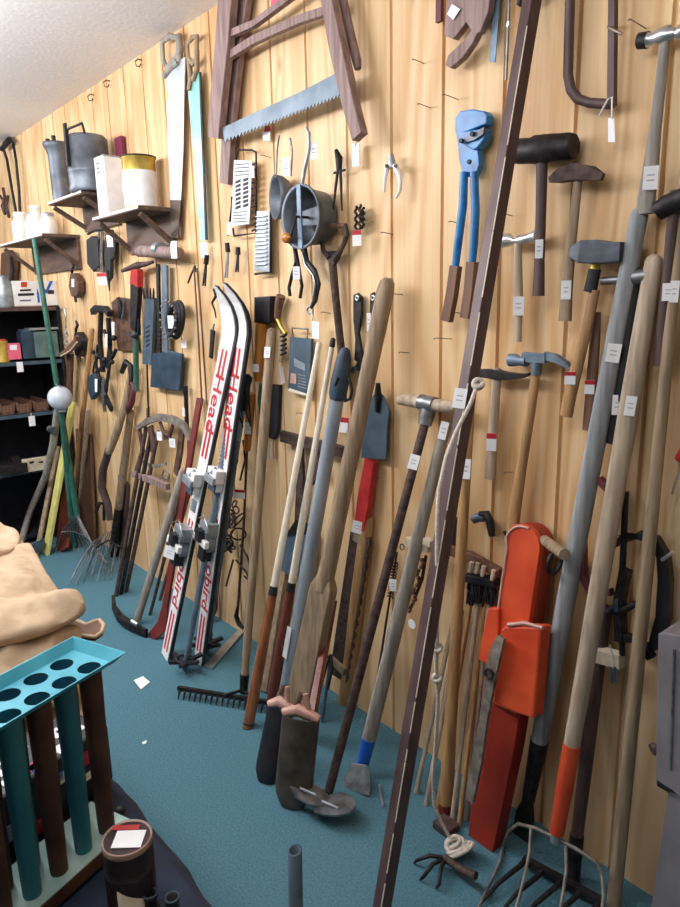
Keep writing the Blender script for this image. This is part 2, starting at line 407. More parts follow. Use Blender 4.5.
# ------------------------------------------------------------------ tall handles at the right
def pole(t, name, mt, L, ys, rpx, parent=None, cap=True, n=12, **k):
    """round handle along a Lean between picture rows, radius in picture pixels"""
    pts = [L.at(y) for y in ys]; b = t.p(name, mt, parent, **k)
    rr = [m(p, r) for p, r in zip(pts, rpx)]
    if cap:
        q = pts[-1]; r = rr[-1]; pts = pts+[q+L.u*r*.5, q+L.u*r*.8]; rr = rr+[r*.8, r*.35]
    b.tube(pts, rr, n); return b
A = Lean((521, 838), (641, 205), .035)
t = T('spud_bar', 'long grey weathered handle with dark iron socket leaning right of the orange stand', 'spud bar')
h = pole(t, 'handle', bgwood, A, (752, 600, 400, 215), (8.5, 9.5, 9.7, 9))
pole(t, 'socket', iron, A, (800, 740), (6.5, 9.4), cap=False)
q = t.p('blade', iron, bevel=.002); q.bar([A.at(838), A.at(815), A.at(798)], [.06, .055, .02], [.004, .012, .02], (1, 0, 0))
tag(t, A.at(352), 14, 19, A.u, m(A.at(352), 9), parent=h); t.done()
B = Lean((556, 838), (655, 256), .03, .16)
t = T('hay_fork', 'long pale handled hay fork with orange sleeve and curved light steel tines', 'hay fork')
h = pole(t, 'handle', palewood, B, (762, 600, 400, 262), (8, 9.2, 10, 9))
pole(t, 'sleeve', orange, B, (833, 790, 744), (7, 8.4, 8.8), cap=False, label='orange painted sleeve')
fk = t.p('ferrule', galv); fk.tube([B.at(842), B.at(826)], [.013, .016], 10)
y0 = B.at(838).y
def headpt(px, py): return P(px, py, -y0)
hp = [headpt(*q) for q in ((503, 846), (509, 831), (518, 824), (535, 828), (556, 838), (578, 850), (596, 862), (602, 874))]
hb = t.p('tine_bar', dullst, label='dull light steel tine bar'); hb.tube(hp, .0052, 8)
for (sx, sy), (ex, ey) in (((503, 846), (470, 925)), ((531, 827), (505, 950)), ((602, 874), (590, 985)), ((566, 845), (548, 970))):
    s0 = headpt(sx, sy); e0 = F(ex, ey, .012); mid = s0.lerp(e0, .5)+V((0, .02, .0))
    tn = t.p('tine', dullst); tn.tube([s0, s0.lerp(e0, .25)+V((0, .02, -.004)), mid, s0.lerp(e0, .8)+V((0, .008, 0)), e0], [.0045, .0045, .0042, .004, .0025], 7)
tag(t, B.at(405), 11, 20, B.u, m(B.at(405), 9.5), parent=h); t.done()
Cc = Lean((613, 912), (686, 165), .025)
t = T('long_pole', 'long thin grey-brown handle at the far right reaching out of view', 'handle')
h = pole(t, 'handle', oakwood, Cc, (912, 700, 440, 170), (7, 7.2, 6.3, 5.8))
tag(t, Cc.at(292), 9, 22, Cc.u, m(Cc.at(292), 6), parent=h); t.done()
G = Lean((571, 884), (606, 600), .02)
t = T('spading_fork', 'dark iron spading fork standing behind the orange sleeved hay fork', 'garden fork')
pole(t, 'handle', dkwood, G, (840, 760, 610), (6, 7, 7))
pole(t, 'socket', iron, G, (878, 835), (8, 7), cap=False)
hd = t.p('head', iron); w0 = G.at(874)
hd.bar([w0+V((-.115, -.05, -.004)), w0+V((.10, -.02, 0))], .018, .018, (0, 0, 1))
for i in range(5):
    s0 = w0+V((-.108+.05*i, -.047+.007*i, 0)); tn = t.p('tine', iron); e0 = V((s0.x-.005, s0.y-.19, .008))
    tn.tube([s0, s0+V((0, -.03, -.004)), s0.lerp(e0, .6)+V((0, 0, .01)), e0], [.007, .007, .006, .003], 6)
t.done()
# ------------------------------------------------------------------ hammers
def hdl(t, name, mt, pts, rpx, d, flat=.75, **k):
    b = t.p(name, mt, **k); b.pt(pts, d, rpx, 10, False, flat); return b
def head(t, pts, wpx, d, mt=iron, n=8, name='head', flat=1.0, up=None, **k):
    b = t.p(name, mt, **k); b.pt(pts, d, wpx, n, False, flat); return b
t = T('ball_peen_hammer', 'large ball peen hammer with bright head and grey handle at top right', 'hammer')
hb = head(t, ((639, 41), (648, 40)), (7.5, 7.8), .04, iron, 16, 'face', label='dark striking face'); 
hb = head(t, ((648, 40), (651, 39.5), (655, 38), (663, 36), (671, 34), (676, 33)), (7.2, 5.5, 6.5, 8.5, 6, 5), .04, brsteel, 16)
hb.ball(P(681, 32, .04), m(P(681, 32, .04), 7))
h = hdl(t, 'handle', greywood, ((667, 26), (664, 48), (661, 80), (655, 130), (650, 175), (646, 200), (645, 214)), (4.5, 5.5, 6, 6.5, 8.5, 9.5, 9.2), .04)
ptag(t, 650.5, 178, .055, 15, 24, parent=h); t.done()
t = T('sledge_hammer', 'dark sledge hammer with round faced head hung behind the far right handle', 'hammer')
head(t, ((658, 211), (668, 205), (690, 196)), (10, 11, 11.5), .05, iron, 10)
h = hdl(t, 'handle', dkwood, ((676, 190), (672, 225), (667, 280), (662, 330), (659, 366)), (6, 5.5, 5.5, 6, 6), .045)
ptag(t, 668, 292, .055, 12, 18, parent=h); t.done()
t = T('sledge_hammer', 'heavy dark sledge hammer with octagonal head right of the tall brown bar', 'hammer')
head(t, ((515, 152), (518, 151.5), (531, 151), (536, 150), (556, 148), (560, 147.5), (571, 146.5), (574, 146)), (11.5, 12.5, 12.5, 14, 14, 13.5, 13.5, 12), .045, iron, 8)
h = hdl(t, 'handle', dkwood, ((543, 135), (542, 165), (541, 210), (539.5, 260), (538.5, 296)), (5, 6.2, 5.7, 5.5, 6.5), .045)
ptag(t, 539, 249, .055, 8, 19, parent=h); t.done()
t = T('paving_hammer', 'hammer with thin dished pointed head hung right of the octagonal sledge', 'hammer')
hb = t.p('head', rustiron, bevel=.001)
hb.bar([P(550, 180, .05), P(560, 176, .05), P(575, 172, .045), P(590, 173, .05), P(603, 177, .055)], [.012, .03, .036, .03, .014], [.012, .028, .032, .026, .01], (0, 0, 1))
h = hdl(t, 'handle', oakwood, ((579, 172), (576, 200), (571, 245), (567, 290), (565, 321)), (4.5, 4.8, 5.5, 6, 7), .045)
ptag(t, 566, 290, .055, 10, 19, parent=h); t.done()
t = T('tack_hammer', 'small hammer with short bright head and short pale handle beside the brown bar', 'hammer')
head(t, ((503, 241), (509, 240), (514, 241), (522, 240), (528, 238), (534, 237), (537, 236)), (6.5, 6.5, 3, 5, 4, 6.5, 6), .035, brsteel, 12)
h = hdl(t, 'handle', palewood, ((518, 236), (518, 260), (518, 300), (517.5, 342)), (4, 4.5, 5.5, 4.2), .035)
ptag(t, 518.5, 306, .045, 11, 19, parent=h); t.done()
t = T('blacksmith_hammer', 'blue-grey heavy cross peen hammer with black taped neck, right of centre', 'hammer')
hb = t.p('head', hamst, bevel=.003)
hb.bar([P(572, 252, .05), P(584, 252, .05), P(600, 252, .05), P(612, 253, .05), P(624, 252, .05)], [.026, .05, .052, .045, .042], [.02, .045, .045, .042, .04], (0, 0, 1))
h = hdl(t, 'handle', tanwood, ((595, 290), (589, 318), (579, 358), (570, 395), (566, 416)), (5.5, 5.8, 6.5, 7, 6.8), .045)
w = hdl(t, 'wedge_ring', brass, ((597, 258), (594.5, 270)), (5, 5.5), .045)
w = hdl(t, 'tape', blackr, ((595, 269), (590, 292)), (6.6, 7), .045, label='black tape on the neck')
ptag(t, 570, 378, .06, 11, 13, parent=h, red=True); t.done()
t = T('machinist_hammer', 'black handled hammer with bright pin head half hidden behind the grey handle', 'hammer')
head(t, ((602, 281), (612, 280.5), (620, 280), (624, 279), (640, 277), (652, 276)), (4, 4.2, 4.5, 8, 8.5, 8), .035, steel, 10)
h = hdl(t, 'handle', blackp, ((634, 268), (632, 300), (626, 350), (617, 410), (612, 443)), (6.5, 7, 7, 7.5, 8), .035)
ptag(t, 618, 405, .045, 12, 20, parent=h); t.done()
t = T('hammer_handle', 'loose dark brown hammer handle hung behind the taped hammer', 'handle')
h = hdl(t, 'handle', brnwood, ((597, 312), (595, 340), (592, 380), (588, 430)), (4, 5.5, 5.8, 6), .02)
ptag(t, 589.5, 387, .03, 10, 14, red=True, parent=h); t.done()
t = T('cross_peen_hammer', 'small dark thin headed hammer with red tag near the bottom of its pale handle', 'hammer')
hb = t.p('head', iron, bevel=.001); hb.bar([P(481, 373, .035), P(489, 373.5, .035), P(497, 374.5, .035), P(508, 376, .035), P(522, 376, .035), P(530, 374, .035)], [.022, .024, .026, .02, .012, .006], [.02, .022, .024, .02, .02, .022], (0, 0, 1))
h = hdl(t, 'handle', palewood, ((497, 368), (496, 390), (493, 430), (491, 460), (490, 479)), (4.5, 5, 5.5, 6.3, 6), .035)
ptag(t, 491.5, 442, .048, 10, 18, red=True, parent=h); t.done()
t = T('claw_hammer', 'claw hammer with blue-grey painted head and long tan handle above orange stand', 'hammer')
hb = t.p('head', bluest, bevel=.0015)
hb.pt(((510, 360), (515, 360), (520, 361), (527, 361)), .035, (6.5, 6.5, 4.5, 6), 12)
hb.bar([P(524, 357, .035), P(536, 358, .035), P(547, 358, .035)], .025, .022, (0, 0, 1))
for o in (-.007, .007):
    cl = t.p('claw', bluest, hb); cl.bar([P(545, 356, .035)+V((0, o*.4, 0)), P(556, 358, .035)+V((0, o*.8, 0)), P(566, 364, .035)+V((0, o, 0)), P(571, 369, .035)+V((0, o, 0))], [.022, .018, .012, .005], [.009, .009, .007, .003], (0, 0, 1))
head(t, ((537, 362), (536, 375)), (5.5, 5), .035, bluest, 10, 'neck')
h = hdl(t, 'handle', ambwood if False else tanwood, ((536, 372), (531, 410), (522, 465), (515, 510), (511, 546)), (5, 5, 5.5, 6.5, 7), .035); t.done()
# ------------------------------------------------------------------ u shaped saw frame, bits at far right
t = T('metal_hacksaw', 'brown steel u-shaped saw frame hooked on a nail at the top right', 'saw frame')
b = t.p('frame', barpaint); b.pt(((571, -30), (569.5, 20), (568, 75), (571, 90), (578, 99), (590, 103), (605, 104), (613, 104)), .035, (4.8, 5, 5, 5, 5, 5, 5, 5), 8)
c = t.p('upright', barpaint, bevel=.001); c.pb(((613.5, -30), (612, 106)), .035, 7.5, .016)
k = t.p('price_tag', tagm, b); k.pl(((608, 118), (614, 118), (615, 142), (608, 142)), .045, .001)
k2 = t.p('tag_string', strm, k); k2.pt(((599, 116), (608, 99), (612, 97), (612, 119)), .05, .9, 5); t.done()
t = T('hook_nail', 'long pale nail crossing the upright of the saw frame', 'nail'); b = t.p(None, nailm); b.tube([P(608, 27, 0), P(608, 27, .055), P(622, 34, .05)], .003, 6); t.done()
t = T('screwdriver', 'small red handled screwdriver at the right edge of the wall', 'screwdriver')
b = t.p('handle', redp); b.pt(((690, 440), (683, 455), (679, 460)), .03, (5, 6, 5), 10); c = t.p('shaft', brsteel); c.pt(((680, 470), (672, 494)), .03, 1.4, 6); c.pt(((679, 460), (680, 470)), .03, 1.4, 6); t.done()
# clamps
t = T('c_clamp', 'maroon c-shaped clamp hung behind the two long pale handles', 'clamp')
b = t.p('frame', maroon, bevel=.001); b.pb(((610, 490), (600, 480), (588, 480), (583, 495), (582, 530), (583, 575), (590, 590), (612, 592)), .05, 7, .02)
s_ = t.p('screw', iron); s_.pt(((612, 486), (609, 560)), .05, 3, 8); s_.ring(P(611, 486, .05), (0, 0, 1), .012, .005); t.done()
t = T('screw_clamp', 'black screw clamp with wing handle right of the pale hay fork handle', 'clamp')
b = t.p('spindle', iron); b.pt(((624, 492), (625, 510), (622, 580), (622, 655)), .05, (5, 3.2, 3.2, 3), 10)
c = t.p('jaw', iron, bevel=.002); c.pb(((626, 570), (620, 600), (621, 640)), .05, 9, .03); w = t.p('wing_handle', iron)
w.pt(((609, 613), (616, 607), (624, 610), (634, 604), (640, 606)), .06, (4, 4, 3.5, 4, 3), 8)
f_ = t.p('arm', iron, bevel=.002); f_.pb(((622, 636), (640, 640), (652, 658)), .05, 7, .02)
k = t.p('price_tag', slate, b, 'grey tag'); k.pl(((613, 600), (618, 598), (618, 612), (614, 612)), .075, .001)
t.done()
t = T('curved_clamp', 'black curved iron jaw clamp behind the far right thin handle', 'clamp')
b = t.p('frame', blackp, bevel=.002); b.pb(((614, 546), (624, 538), (640, 535), (656, 540), (664, 556), (666, 580), (664, 618), (655, 645), (646, 650)), .04, [4, 7, 8, 9, 11, 12, 13, 10, 4], .025)
c = t.p('bolt', brsteel); c.tube([P(662, 560, .06), P(673, 552, .065)], .004, 8); t.done()
t = T('wood_block', 'small pale wood block tied with string under the screw clamp', 'block')
b = t.p('block', kraft, bevel=.002); b.pb(((598, 654), (622, 661)), .05, 14, .03)
k = t.p('string', strm, b); k.pt(((610, 645), (613, 660), (613, 668)), .07, 1, 5)
g = t.p('price_tag', slate, b, 'grey tag'); g.pl(((610, 667), (616, 667), (616, 682), (611, 684)), .07, .001); t.done()
t = T('steel_box', 'grey painted steel box standing against the wall at the right edge', 'box')
b = t.p('body', graymet, bevel=.002); b.pl(((658, 634), (664, 633), (700, 640), (700, 815), (672, 790), (664, 786), (656, 785), (656, 740)), .13, .1)
c = t.p('lower_leg', graymet, bevel=.002); c.plate([P(668, 790, .12), P(690, 800, .12), P(690, 940, .12), P(648, 930, .12)], .06)
d = t.p('edge_strip', steel, b); d.pl(((673, 650), (675, 650), (671, 770), (669, 770)), .134, .004)
e = t.p('slot', blackp, b, 'dark slot'); e.pl(((657, 781), (669, 789), (669, 793), (657, 786)), .133, .003)
f_ = t.p('knob', dkwood); f_.tube([P(657, 748, .10), P(652, 750, .11)], .014, 10); t.done()
# ------------------------------------------------------------------ blue cutter and saw handles near the top
t = T('pipe_cutter', 'bright blue long armed cutter with wooden grip hung in the middle of the wall', 'cutter')
b = t.p('jaw', bluep, bevel=.003); b.pl(((455, 118), (460, 111), (472, 109), (484, 111), (487, 115), (486, 124), (471, 130), (485, 128), (484, 139), (477, 148), (473, 150), (466, 146), (457, 140), (455, 130)), .05, .03)
c = t.p('blade', tincan, b, 'steel cutting blade'); c.pl(((459, 141), (472, 133), (484, 127), (483, 134), (474, 140), (462, 143)), .058, .006)
for q in ((473, 134), (470, 162), (462, 141)):
    z = t.p('pivot', iron, b); z.lathe(P(q[0], q[1], .06), (0, -1, 0), [(.006, 0), (.006, .006)], 10)
f_ = t.p('frame', bluep, bevel=.002); f_.pl(((457, 138), (477, 144), (479, 165), (474, 178), (463, 176), (459, 160)), .04, .02)
for px, g, gm in ((((464, 172), (463, 205), (458, 245), (455.5, 266)), ((456, 266), (452, 295), (447, 321)), brnwood), (((474, 172), (475.5, 210), (474, 245), (472, 264)), ((472.5, 262), (470, 290), (466, 318)), brnwood)):
    hh = t.p('handle', bluep); hh.pt(px, .045, (4.2, 4.4, 4.2, 3.8), 10)
    gg = t.p('grip', gm, hh, bevel=.001); gg.pb(g, .045, [8.5, 8.5, 8.5], .02)
t.done()
t = T('handsaw', 'old handsaw with dangling wooden hand grip, cut off by the top of the photo', 'handsaw')
b = t.p('handle', sawwood, bevel=.002); b.pl(((448, -20), (446, 5), (444, 35), (453, 39), (458, 33), (466, 22), (471, 30), (464, 40), (448, 55), (445, 65), (450, 68), (462, 58), (473, 42), (477, 33), (480, 32), (488, 12), (492, -20)), .05, .022)
c = t.p('blade', bluest); c.pl(((478, -30), (502, -30), (495, 62), (489, 62), (492, 20), (484, 30)), .025, .003)
k = t.p('price_tag', tagm, b); k.pl(((452, 4), (460, 9), (453, 20), (447, 14)), .056, .001); t.done()
t = T('thin_rod', 'thin pale rod hanging just left of the tall brown bar', 'rod'); b = t.p('rod', steel); b.pt(((510, -20), (508, 30), (506, 80)), .02, 1.6, 6); c = t.p('collar', brsteel); c.pt(((509, 22), (508, 27)), .02, 2.6, 8); t.done()
t = T('dark_strip', 'short brown strip end hanging left of the wooden saw handle', 'strip'); b = t.p(None, maroon, bevel=.001); b.pb(((440, -20), (439.5, 22)), .02, 6, .012); t.done()
t = T('pruning_tool', 'small dark tool end hung at the top behind the brown bar', 'tool'); b = t.p(None, iron); b.pt(((527, -20), (523, -2), (519, 6)), .04, (5, 6, 3), 8); t.done()
# ------------------------------------------------------------------ orange stand, dowels, broom, tan pole
O = Lean((477, 868), (528, 524), .06, .20)
t = T('orange_stand', 'big orange-red painted wooden stand with rounded top, peg and box, against the wall', 'stand')
up = O.u; sx = V((1, 0, 0)); sx = (sx-up*sx.dot(up)).normalized(); ny = sx.cross(up).normalized()
if ny.y > 0: ny = -ny
W_ = mdir(O.at(600), sx, 40)
def opl(mb, prof, off, th): return mb.plate([o0+sx*a+up*c+ny*off for a, c in prof], th, -ny)
LN = (O.b-O.a).length; o0 = O.a
h = W_/2
arc = [(h*math.cos(q), LN-h+h*math.sin(q)) for q in (math.pi*i/14 for i in range(15))]
b = t.p('upright', orgdark, bevel=.002); opl(b, [(-h*.7, .02), (h*.65, .02), (h, LN*.4)]+arc+[(-h, LN*.4)], .0, .05)
b2 = t.p('face_board', orange, b, 'rounded orange face board', .002)
arc2 = [(h*.98*math.cos(q), LN-h+h*math.sin(q)) for q in (math.pi*i/14 for i in range(15))]
opl(b2, [(-h*.62, LN*.5), (h*.98, LN*.5)]+[(max(a, -h*.62), c) for a, c in arc2], .02, .02)
gr = t.p('pale_edge', clayp, b, 'pale worn rounded edge'); gr.tube([o0+sx*a+up*c+ny*.021 for a, c in [(-h*.66, LN*.32), (-h*.66, LN-h*1.2)]+[(h*.9*math.cos(q)+h*.1, LN-h+h*.92*math.sin(q)) for q in (math.pi*(14-i)/14 for i in range(1, 9))]], .004, 6)
bx = t.p('front_box', orange, None, 'bright orange box on the front', .006)
def lp(px, py, off): # point on the stand's front plane
    r = ray(px, py); return CAM+r*(((o0+ny*off)-CAM).dot(ny)/r.dot(ny))
bx.plate([lp(500, 630, .055), lp(505, 626, .055), lp(541, 627, .055), lp(533, 719, .055), lp(515, 713, .055), lp(493, 702, .055)], .05, -ny)
rim = t.p('box_rim', clayp, bx, 'bare scraped rim'); rim.tube([lp(508, 625, .055), lp(524, 623, .05), lp(543, 628, .05)], .006, 6)
wg = t.p('side_wing', orange, None, 'orange side wing', .004); wg.plate([lp(488, 608, .03), lp(499, 608, .03), lp(497, 668, .03), lp(478, 660, .03), lp(481, 640, .03)], .03, -ny)
ft = t.p('base', brnwood, None, 'worn brown foot', .003); ft.bar([o0+up*.0, o0+up*.055], W_*.9, .06, sx)
pg = t.p('peg', oakwood); c0 = lp(540, 541, .02); pg.tube([c0-ny*.02, c0+ny*.05+sx*.10], [.014, .014], 12)
ir = t.p('bracket', iron); ir.ring(c0+sx*.05+up*-.04, sx, .03, .006, 16)
st = t.p('strap', greylea, None, 'dark cracked strap hanging in front')
st.bar([lp(502, 637, .075), lp(496, 652, .08), lp(491, 680, .075), lp(485, 715, .06), lp(478, 760, .05), lp(470, 800, .05)], [.02, .034, .028, .024, .03, .026], .012, sx)
sb = t.p('buckle', iron, st); sb.ring(lp(489, 674, .09), ny, .012, .004, 14)
t.done()
t = T('wall_hook', 'small dark iron hook on the wall left of the orange stand top', 'hook')
b = t.p(None, iron); b.pt(((522, 535), (514, 538), (506, 535), (504, 531)), .05, 1.6, 6); t.done()
Tp = Lean((445, 812), (471, 388), .05)
t = T('broom', 'tan long handled tool with dark red collar standing right of the tall brown bar', 'broom')
h = pole(t, 'handle', tanwood, Tp, (803, 700, 560, 470, 392), (7, 6.3, 5.6, 5.3, 5.2))
c = t.p('collar', drkred); c.tube([Tp.at(822), Tp.at(803)], [.018, .019], 12)
e = t.p('foot', dkwood, None, None, .002); q = F(446, 826, .012); e.box(q, .06, .05, .024)
tag(t, Tp.at(468), 11, 20, Tp.u, m(Tp.at(468), 6.3), parent=h); t.done()
t = T('clamp_hook', 'small dark curved iron clamp arm on the wall right of the broom handle', 'clamp')
b = t.p('arm', bluest); b.pt(((474, 519), (480, 517), (485, 518)), .03, (5, 5, 4), 8); c = t.p('hook', iron); c.pt(((480, 514), (487, 514), (490, 521), (492, 536)), .035, (3, 4, 4.5, 3.5), 8)
k = t.p('jaw', blackp); k.pb(((455, 518), (456, 548)), .02, 8, .02); t.done()
t = T('hook_rail', 'brown wooden strip with white hooks behind the broom handle', 'rack')
b = t.p('strip', brnwood, bevel=.002); b.pb(((446, 549), (470, 556), (500, 573)), .04, 9, .02)
for x, y in ((458, 558), (472, 566), (478, 567), (484, 570), (494, 574)):
    k = t.p('hook', kraft); k.pt(((x, y-4), (x-1, y+3), (x-2, y+6)), .055, (2.4, 2.6, 2), 8)
t.done()
t = T('brush', 'black bristled brush hanging under the brown hook strip', 'brush')
b = t.p('bristles', blackr)
rb = random.Random(5)
for i in range(70):
    x = 469+rb.random()*26; y = 574+rb.random()*6; b.pt(((x, y), (x+rb.uniform(-3, 3), y+14), (x+rb.uniform(-5, 4), y+rb.uniform(20, 27))), .03+rb.random()*.02, 1.1, 4)
k = t.p('block', blackp, bevel=.002); k.pb(((467, 577), (497, 583)), .04, 8, .03); t.done()
ends = ((416, 793, 455, 612), (426, 805, 462, 610), (437, 812, 470, 605), (452, 822, 478, 601), (459, 826, 485, 603), (466, 820, 489, 605), (432, 770, 459, 615))
names = ('leftmost', 'second from left', 'third from left', 'fourth from left', 'fifth from left', 'rightmost one', 'short back one')
for (x0, y0_, x1, y1), nm in zip(ends, names):
    L = Lean((x0, y0_), (x1, y1), .03); t = T('dowel', 'thin wooden dowel in the bundle by the broom handle, '+nm, 'dowel', 'thin dowels around the broom handle')
    b = t.p(None, tanwood if x0 % 2 else palewood); b.tube([L.a, L.b], .0075, 8); t.done()
t = T('cultivator_claw', 'small rusty three pronged claw lying on the carpet by the rope end', 'cultivator')
b = t.p('shaft', rustiron); b.tube([F(445, 858, .03), F(462, 870, .04), F(476, 876, .05)], .011, 8)
for q in ((414, 861), (420, 878), (436, 886)):
    k = t.p('prong', iron); k.tube([F(446, 858, .03), F((446+q[0])/2, (858+q[1])/2-4, .035), F(q[0]+3, q[1]-1, .02), F(q[0], q[1]+2, .004)], [.006, .006, .005, .003], 6)
t.done()
# ------------------------------------------------------------------ centre: auger, pale shovel, rods
A2 = Lean((325, 806), (429, 408), .05)
t = T('post_auger', 'earth auger with wooden t-handle and two round blades resting on the carpet', 'auger')
sh = pole(t, 'shaft', rustiron, A2, (800, 700, 560, 420), (4.6, 4.9, 4.7, 4.5), label='dark iron shaft')
k = t.p('grip', palewood); k.pt(((399, 400), (404, 399.5), (428, 404), (450, 407), (456, 407)), .055, (5, 6, 6.5, 6.2, 5), 12)
c = t.p('collar', steel); c.pt(((421, 402), (435, 405)), .055, (8, 8), 12); c.tube([A2.at(425), A2.at(410)], [.02, .024], 12)
def blade(cx_, cy_, rx, ry, zc, tilt, a0, a1):
    c = F(cx_, cy_, zc); out = []
    for i in range(17):
        q = a0+(a1-a0)*i/16; out.append(c+V((math.cos(q)*rx, math.sin(q)*ry, math.cos(q-tilt[1])*tilt[0])))
    return out
c0 = A2.at(797)
def onpl(px, py, p0, n): r = ray(px, py); return CAM+r*((p0-CAM).dot(n)/r.dot(n))
hc = F(326, 804, .05)
def disc(nm_, lab, pxs, n):
    n = V(n).normalized(); dd = t.p('auger_blade', steel, None, lab); dd.plate([onpl(x, y, hc, n) for x, y in pxs], .006, -n); return dd
d1 = disc(1, 'grey half-disc blade tilted up', ((290, 785), (293, 781), (303, 780), (314, 783), (324, 790), (331, 798), (331, 804), (322, 805), (308, 804), (296, 797)), (.32, .1, 1))
d2 = disc(2, 'grey lower half-disc blade', ((314, 806), (322, 800), (331, 794), (343, 792), (353, 797), (356, 804), (351, 812), (338, 815), (326, 815), (314, 812)), (-.1, -.1, 1))
hub = t.p('hub', iron); hub.tube([F(325, 812, .0), A2.at(792)], [.008, .016], 10)
rb_ = t.p('rib', galv, d2); rb_.tube([F(322, 801, .062), F(338, 808, .057)], .004, 6); rb2 = t.p('rib', galv, d1); rb2.tube([F(300, 788, .084), F(316, 795, .078)], .004, 6)
tag(t, A2.at(462), 10, 15, A2.u, m(A2.at(462), 5.6), parent=sh); t.done()
S2 = Lean((360, 775), (447, 420), .03)
t = T('ice_scraper', 'long grey-green handled scraper with blue taped neck and flat grey blade', 'scraper')
h = pole(t, 'handle', grngrey if False else greywood, S2, (742, 640, 540, 426), (7.2, 7.4, 6.5, 5.6))
k = pole(t, 'blue_sleeve', bluet, S2, (766, 738), (6.2, 7.4), cap=False, label='blue taped sleeve')
bl = t.p('blade', steel, bevel=.001); nb = V((.1, -.75, .6)).normalized(); pb0 = F(356, 790, .006); bl.plate([CAM+ray(x, y)*((pb0-CAM).dot(nb)/ray(x, y).dot(nb)) for x, y in ((352, 763), (367, 765), (370, 780), (369, 796), (340, 787), (345, 775))], .005, -nb)
tag(t, S2.at(430), 8, 18, S2.u, m(S2.at(430), 6.5), parent=h); t.done()
Sp = Lean((368, 740), (397, 552), .02)
t = T('spring_rod', 'thin black rod with coil spring leaning between the auger and grey scraper handle', 'rod')
b = t.p('rod', blackp); b.tube([Sp.a, Sp.b], .004, 7)
sp = t.p('spring', iron); p0, p1 = Sp.at(598), Sp.at(562); e1 = V((1, 0, 0)); e2 = Sp.u.cross(e1).normalized()
sp.tube([p0.lerp(p1, i/120)+(e1*math.cos(i*.63)+e2*math.sin(i*.63))*.010 for i in range(121)], .0022, 5)
ptag(t, 393, 585, .05, 7, 12, parent=b); t.done()
t = T('wood_clip', 'small pale wooden clip with wire ring hung across the grey handle', 'clip')
b = t.p('body', kraft, bevel=.001); b.pb(((408, 541), (430, 548)), .085, 9, .02); c = t.p('leg', kraft, None, None, .001); c.pb(((425, 540), (432, 544)), .1, 6, .02)
k = t.p('ring', iron); k.ring(P(402, 547, .085), (0, -1, .2), .009, .002, 14); t.done()
t = T('bead_cord', 'brown twisted bead cord with white tag hanging between scraper handle and brown bar', 'cord')
b = t.p('cord', leather); 
for i in range(15): b.ball(P(422-.8*i+2*math.sin(i*1.3), 560+3.6*i, .06), .0075, 8)
c = t.p('strand', blackr); c.pt(((426, 556), (422, 580), (414, 600), (409, 612)), .05, 1.8, 6)
g = t.p('price_tag', tagm, b, 'pale tag'); g.lathe(P(412, 624, .06), (0, -1, 0), [(.016, 0), (.016, .0015)], 14); t.done()
t = T('shovel_blade', 'slate blue-grey pointed shovel blade hung upside down on the wall', 'shovel blade')
b = t.p('blade', slate, bevel=.002); b.pl(((378, 391), (383, 396), (389, 411), (387, 430), (386, 460), (361, 458), (362, 430), (366, 410), (373, 395)), .03, .006)
c = t.p('socket', iron); c.pt(((378, 383), (378, 395), (377, 412)), .035, (2.5, 4, 2), 8); t.done()
# ------------------------------------------------------------------ post hole digger and neighbours
D1 = Lean((296, 720), (387, 284), .06, .30)
t = T('post_hole_digger', 'clamshell post hole digger with thick pale wooden handles and two scoop blades', 'post hole digger')
h = t.p('handle', oakwood, bevel=.004)
ps = [D1.at(y) for y in (712, 605, 592, 586, 578)]
h.bar(ps, [m(p, w) for p, w in zip(ps, (27, 25, 25, 24, 17))], [.05, .05, .05, .048, .036], (1, .3, 0))
hr = t.p('round_shaft', oakwood, h); ps = [D1.at(y) for y in (590, 500, 400, 330, 292, 282)]; hr.tube(ps+[ps[-1]+D1.u*.012], [m(p, w) for p, w in zip(ps, (9, 8.4, 8.4, 8.8, 9.2, 7.5))]+[.012], 14)
h2 = t.p('second_handle', redwood, None, 'reddish second handle'); h2.bar([F(312, 716, .26)+V((0, 0, 0)), P(326, 640, .2), P(333, 600, .16)], .022, .022, (1, 0, 0))
for nm, mt_, pts in (('scoop_blade', blackp, ((259, 782), (277, 700), 24)), ('scoop_blade', bronze, ((296, 808), (298, 712), 39))):
    pass
def scoop(nm, mt_, bx_, by, tx, ty, w, ztop, lab, opn):
    a = F(bx_, by); c = F(tx, ty, ztop); u = (c-a).normalized(); e1 = V((.8, .6, 0)); e1 = (e1-u*e1.dot(u)).normalized(); e2 = u.cross(e1)
    if e2.y > 0: e2 = -e2
    mb = t.p(nm, mt_, None, lab); ww = mdir(a.lerp(c, .5), e1, w)/2; o = []; L = (c-a).length
    secs = []
    for i in range(9):
        k = i/8; wk = ww*(1 if k > .15 else .62+.38*k/.15); p = a+u*L*k
        out = [p+e1*math.cos(q)*wk+e2*math.sin(q)*wk*.55*opn for q in (math.pi*j/12 for j in range(13))]
        inn = [p+e1*math.cos(q)*(wk-.004)+e2*math.sin(q)*(wk-.004)*.5*opn for q in (math.pi*(12-j)/12 for j in range(13))]
        secs.append(out+inn)
    mb.loft(secs); return mb, c, e1, u, ww
s1 = scoop('scoop_blade', blackp, 266, 782, 281, 708, 27, .22, 'black left scoop blade', 1)
s2 = scoop('scoop_blade', bronze, 292, 806, 301, 716, 38, .28, 'brown right scoop blade', 1)
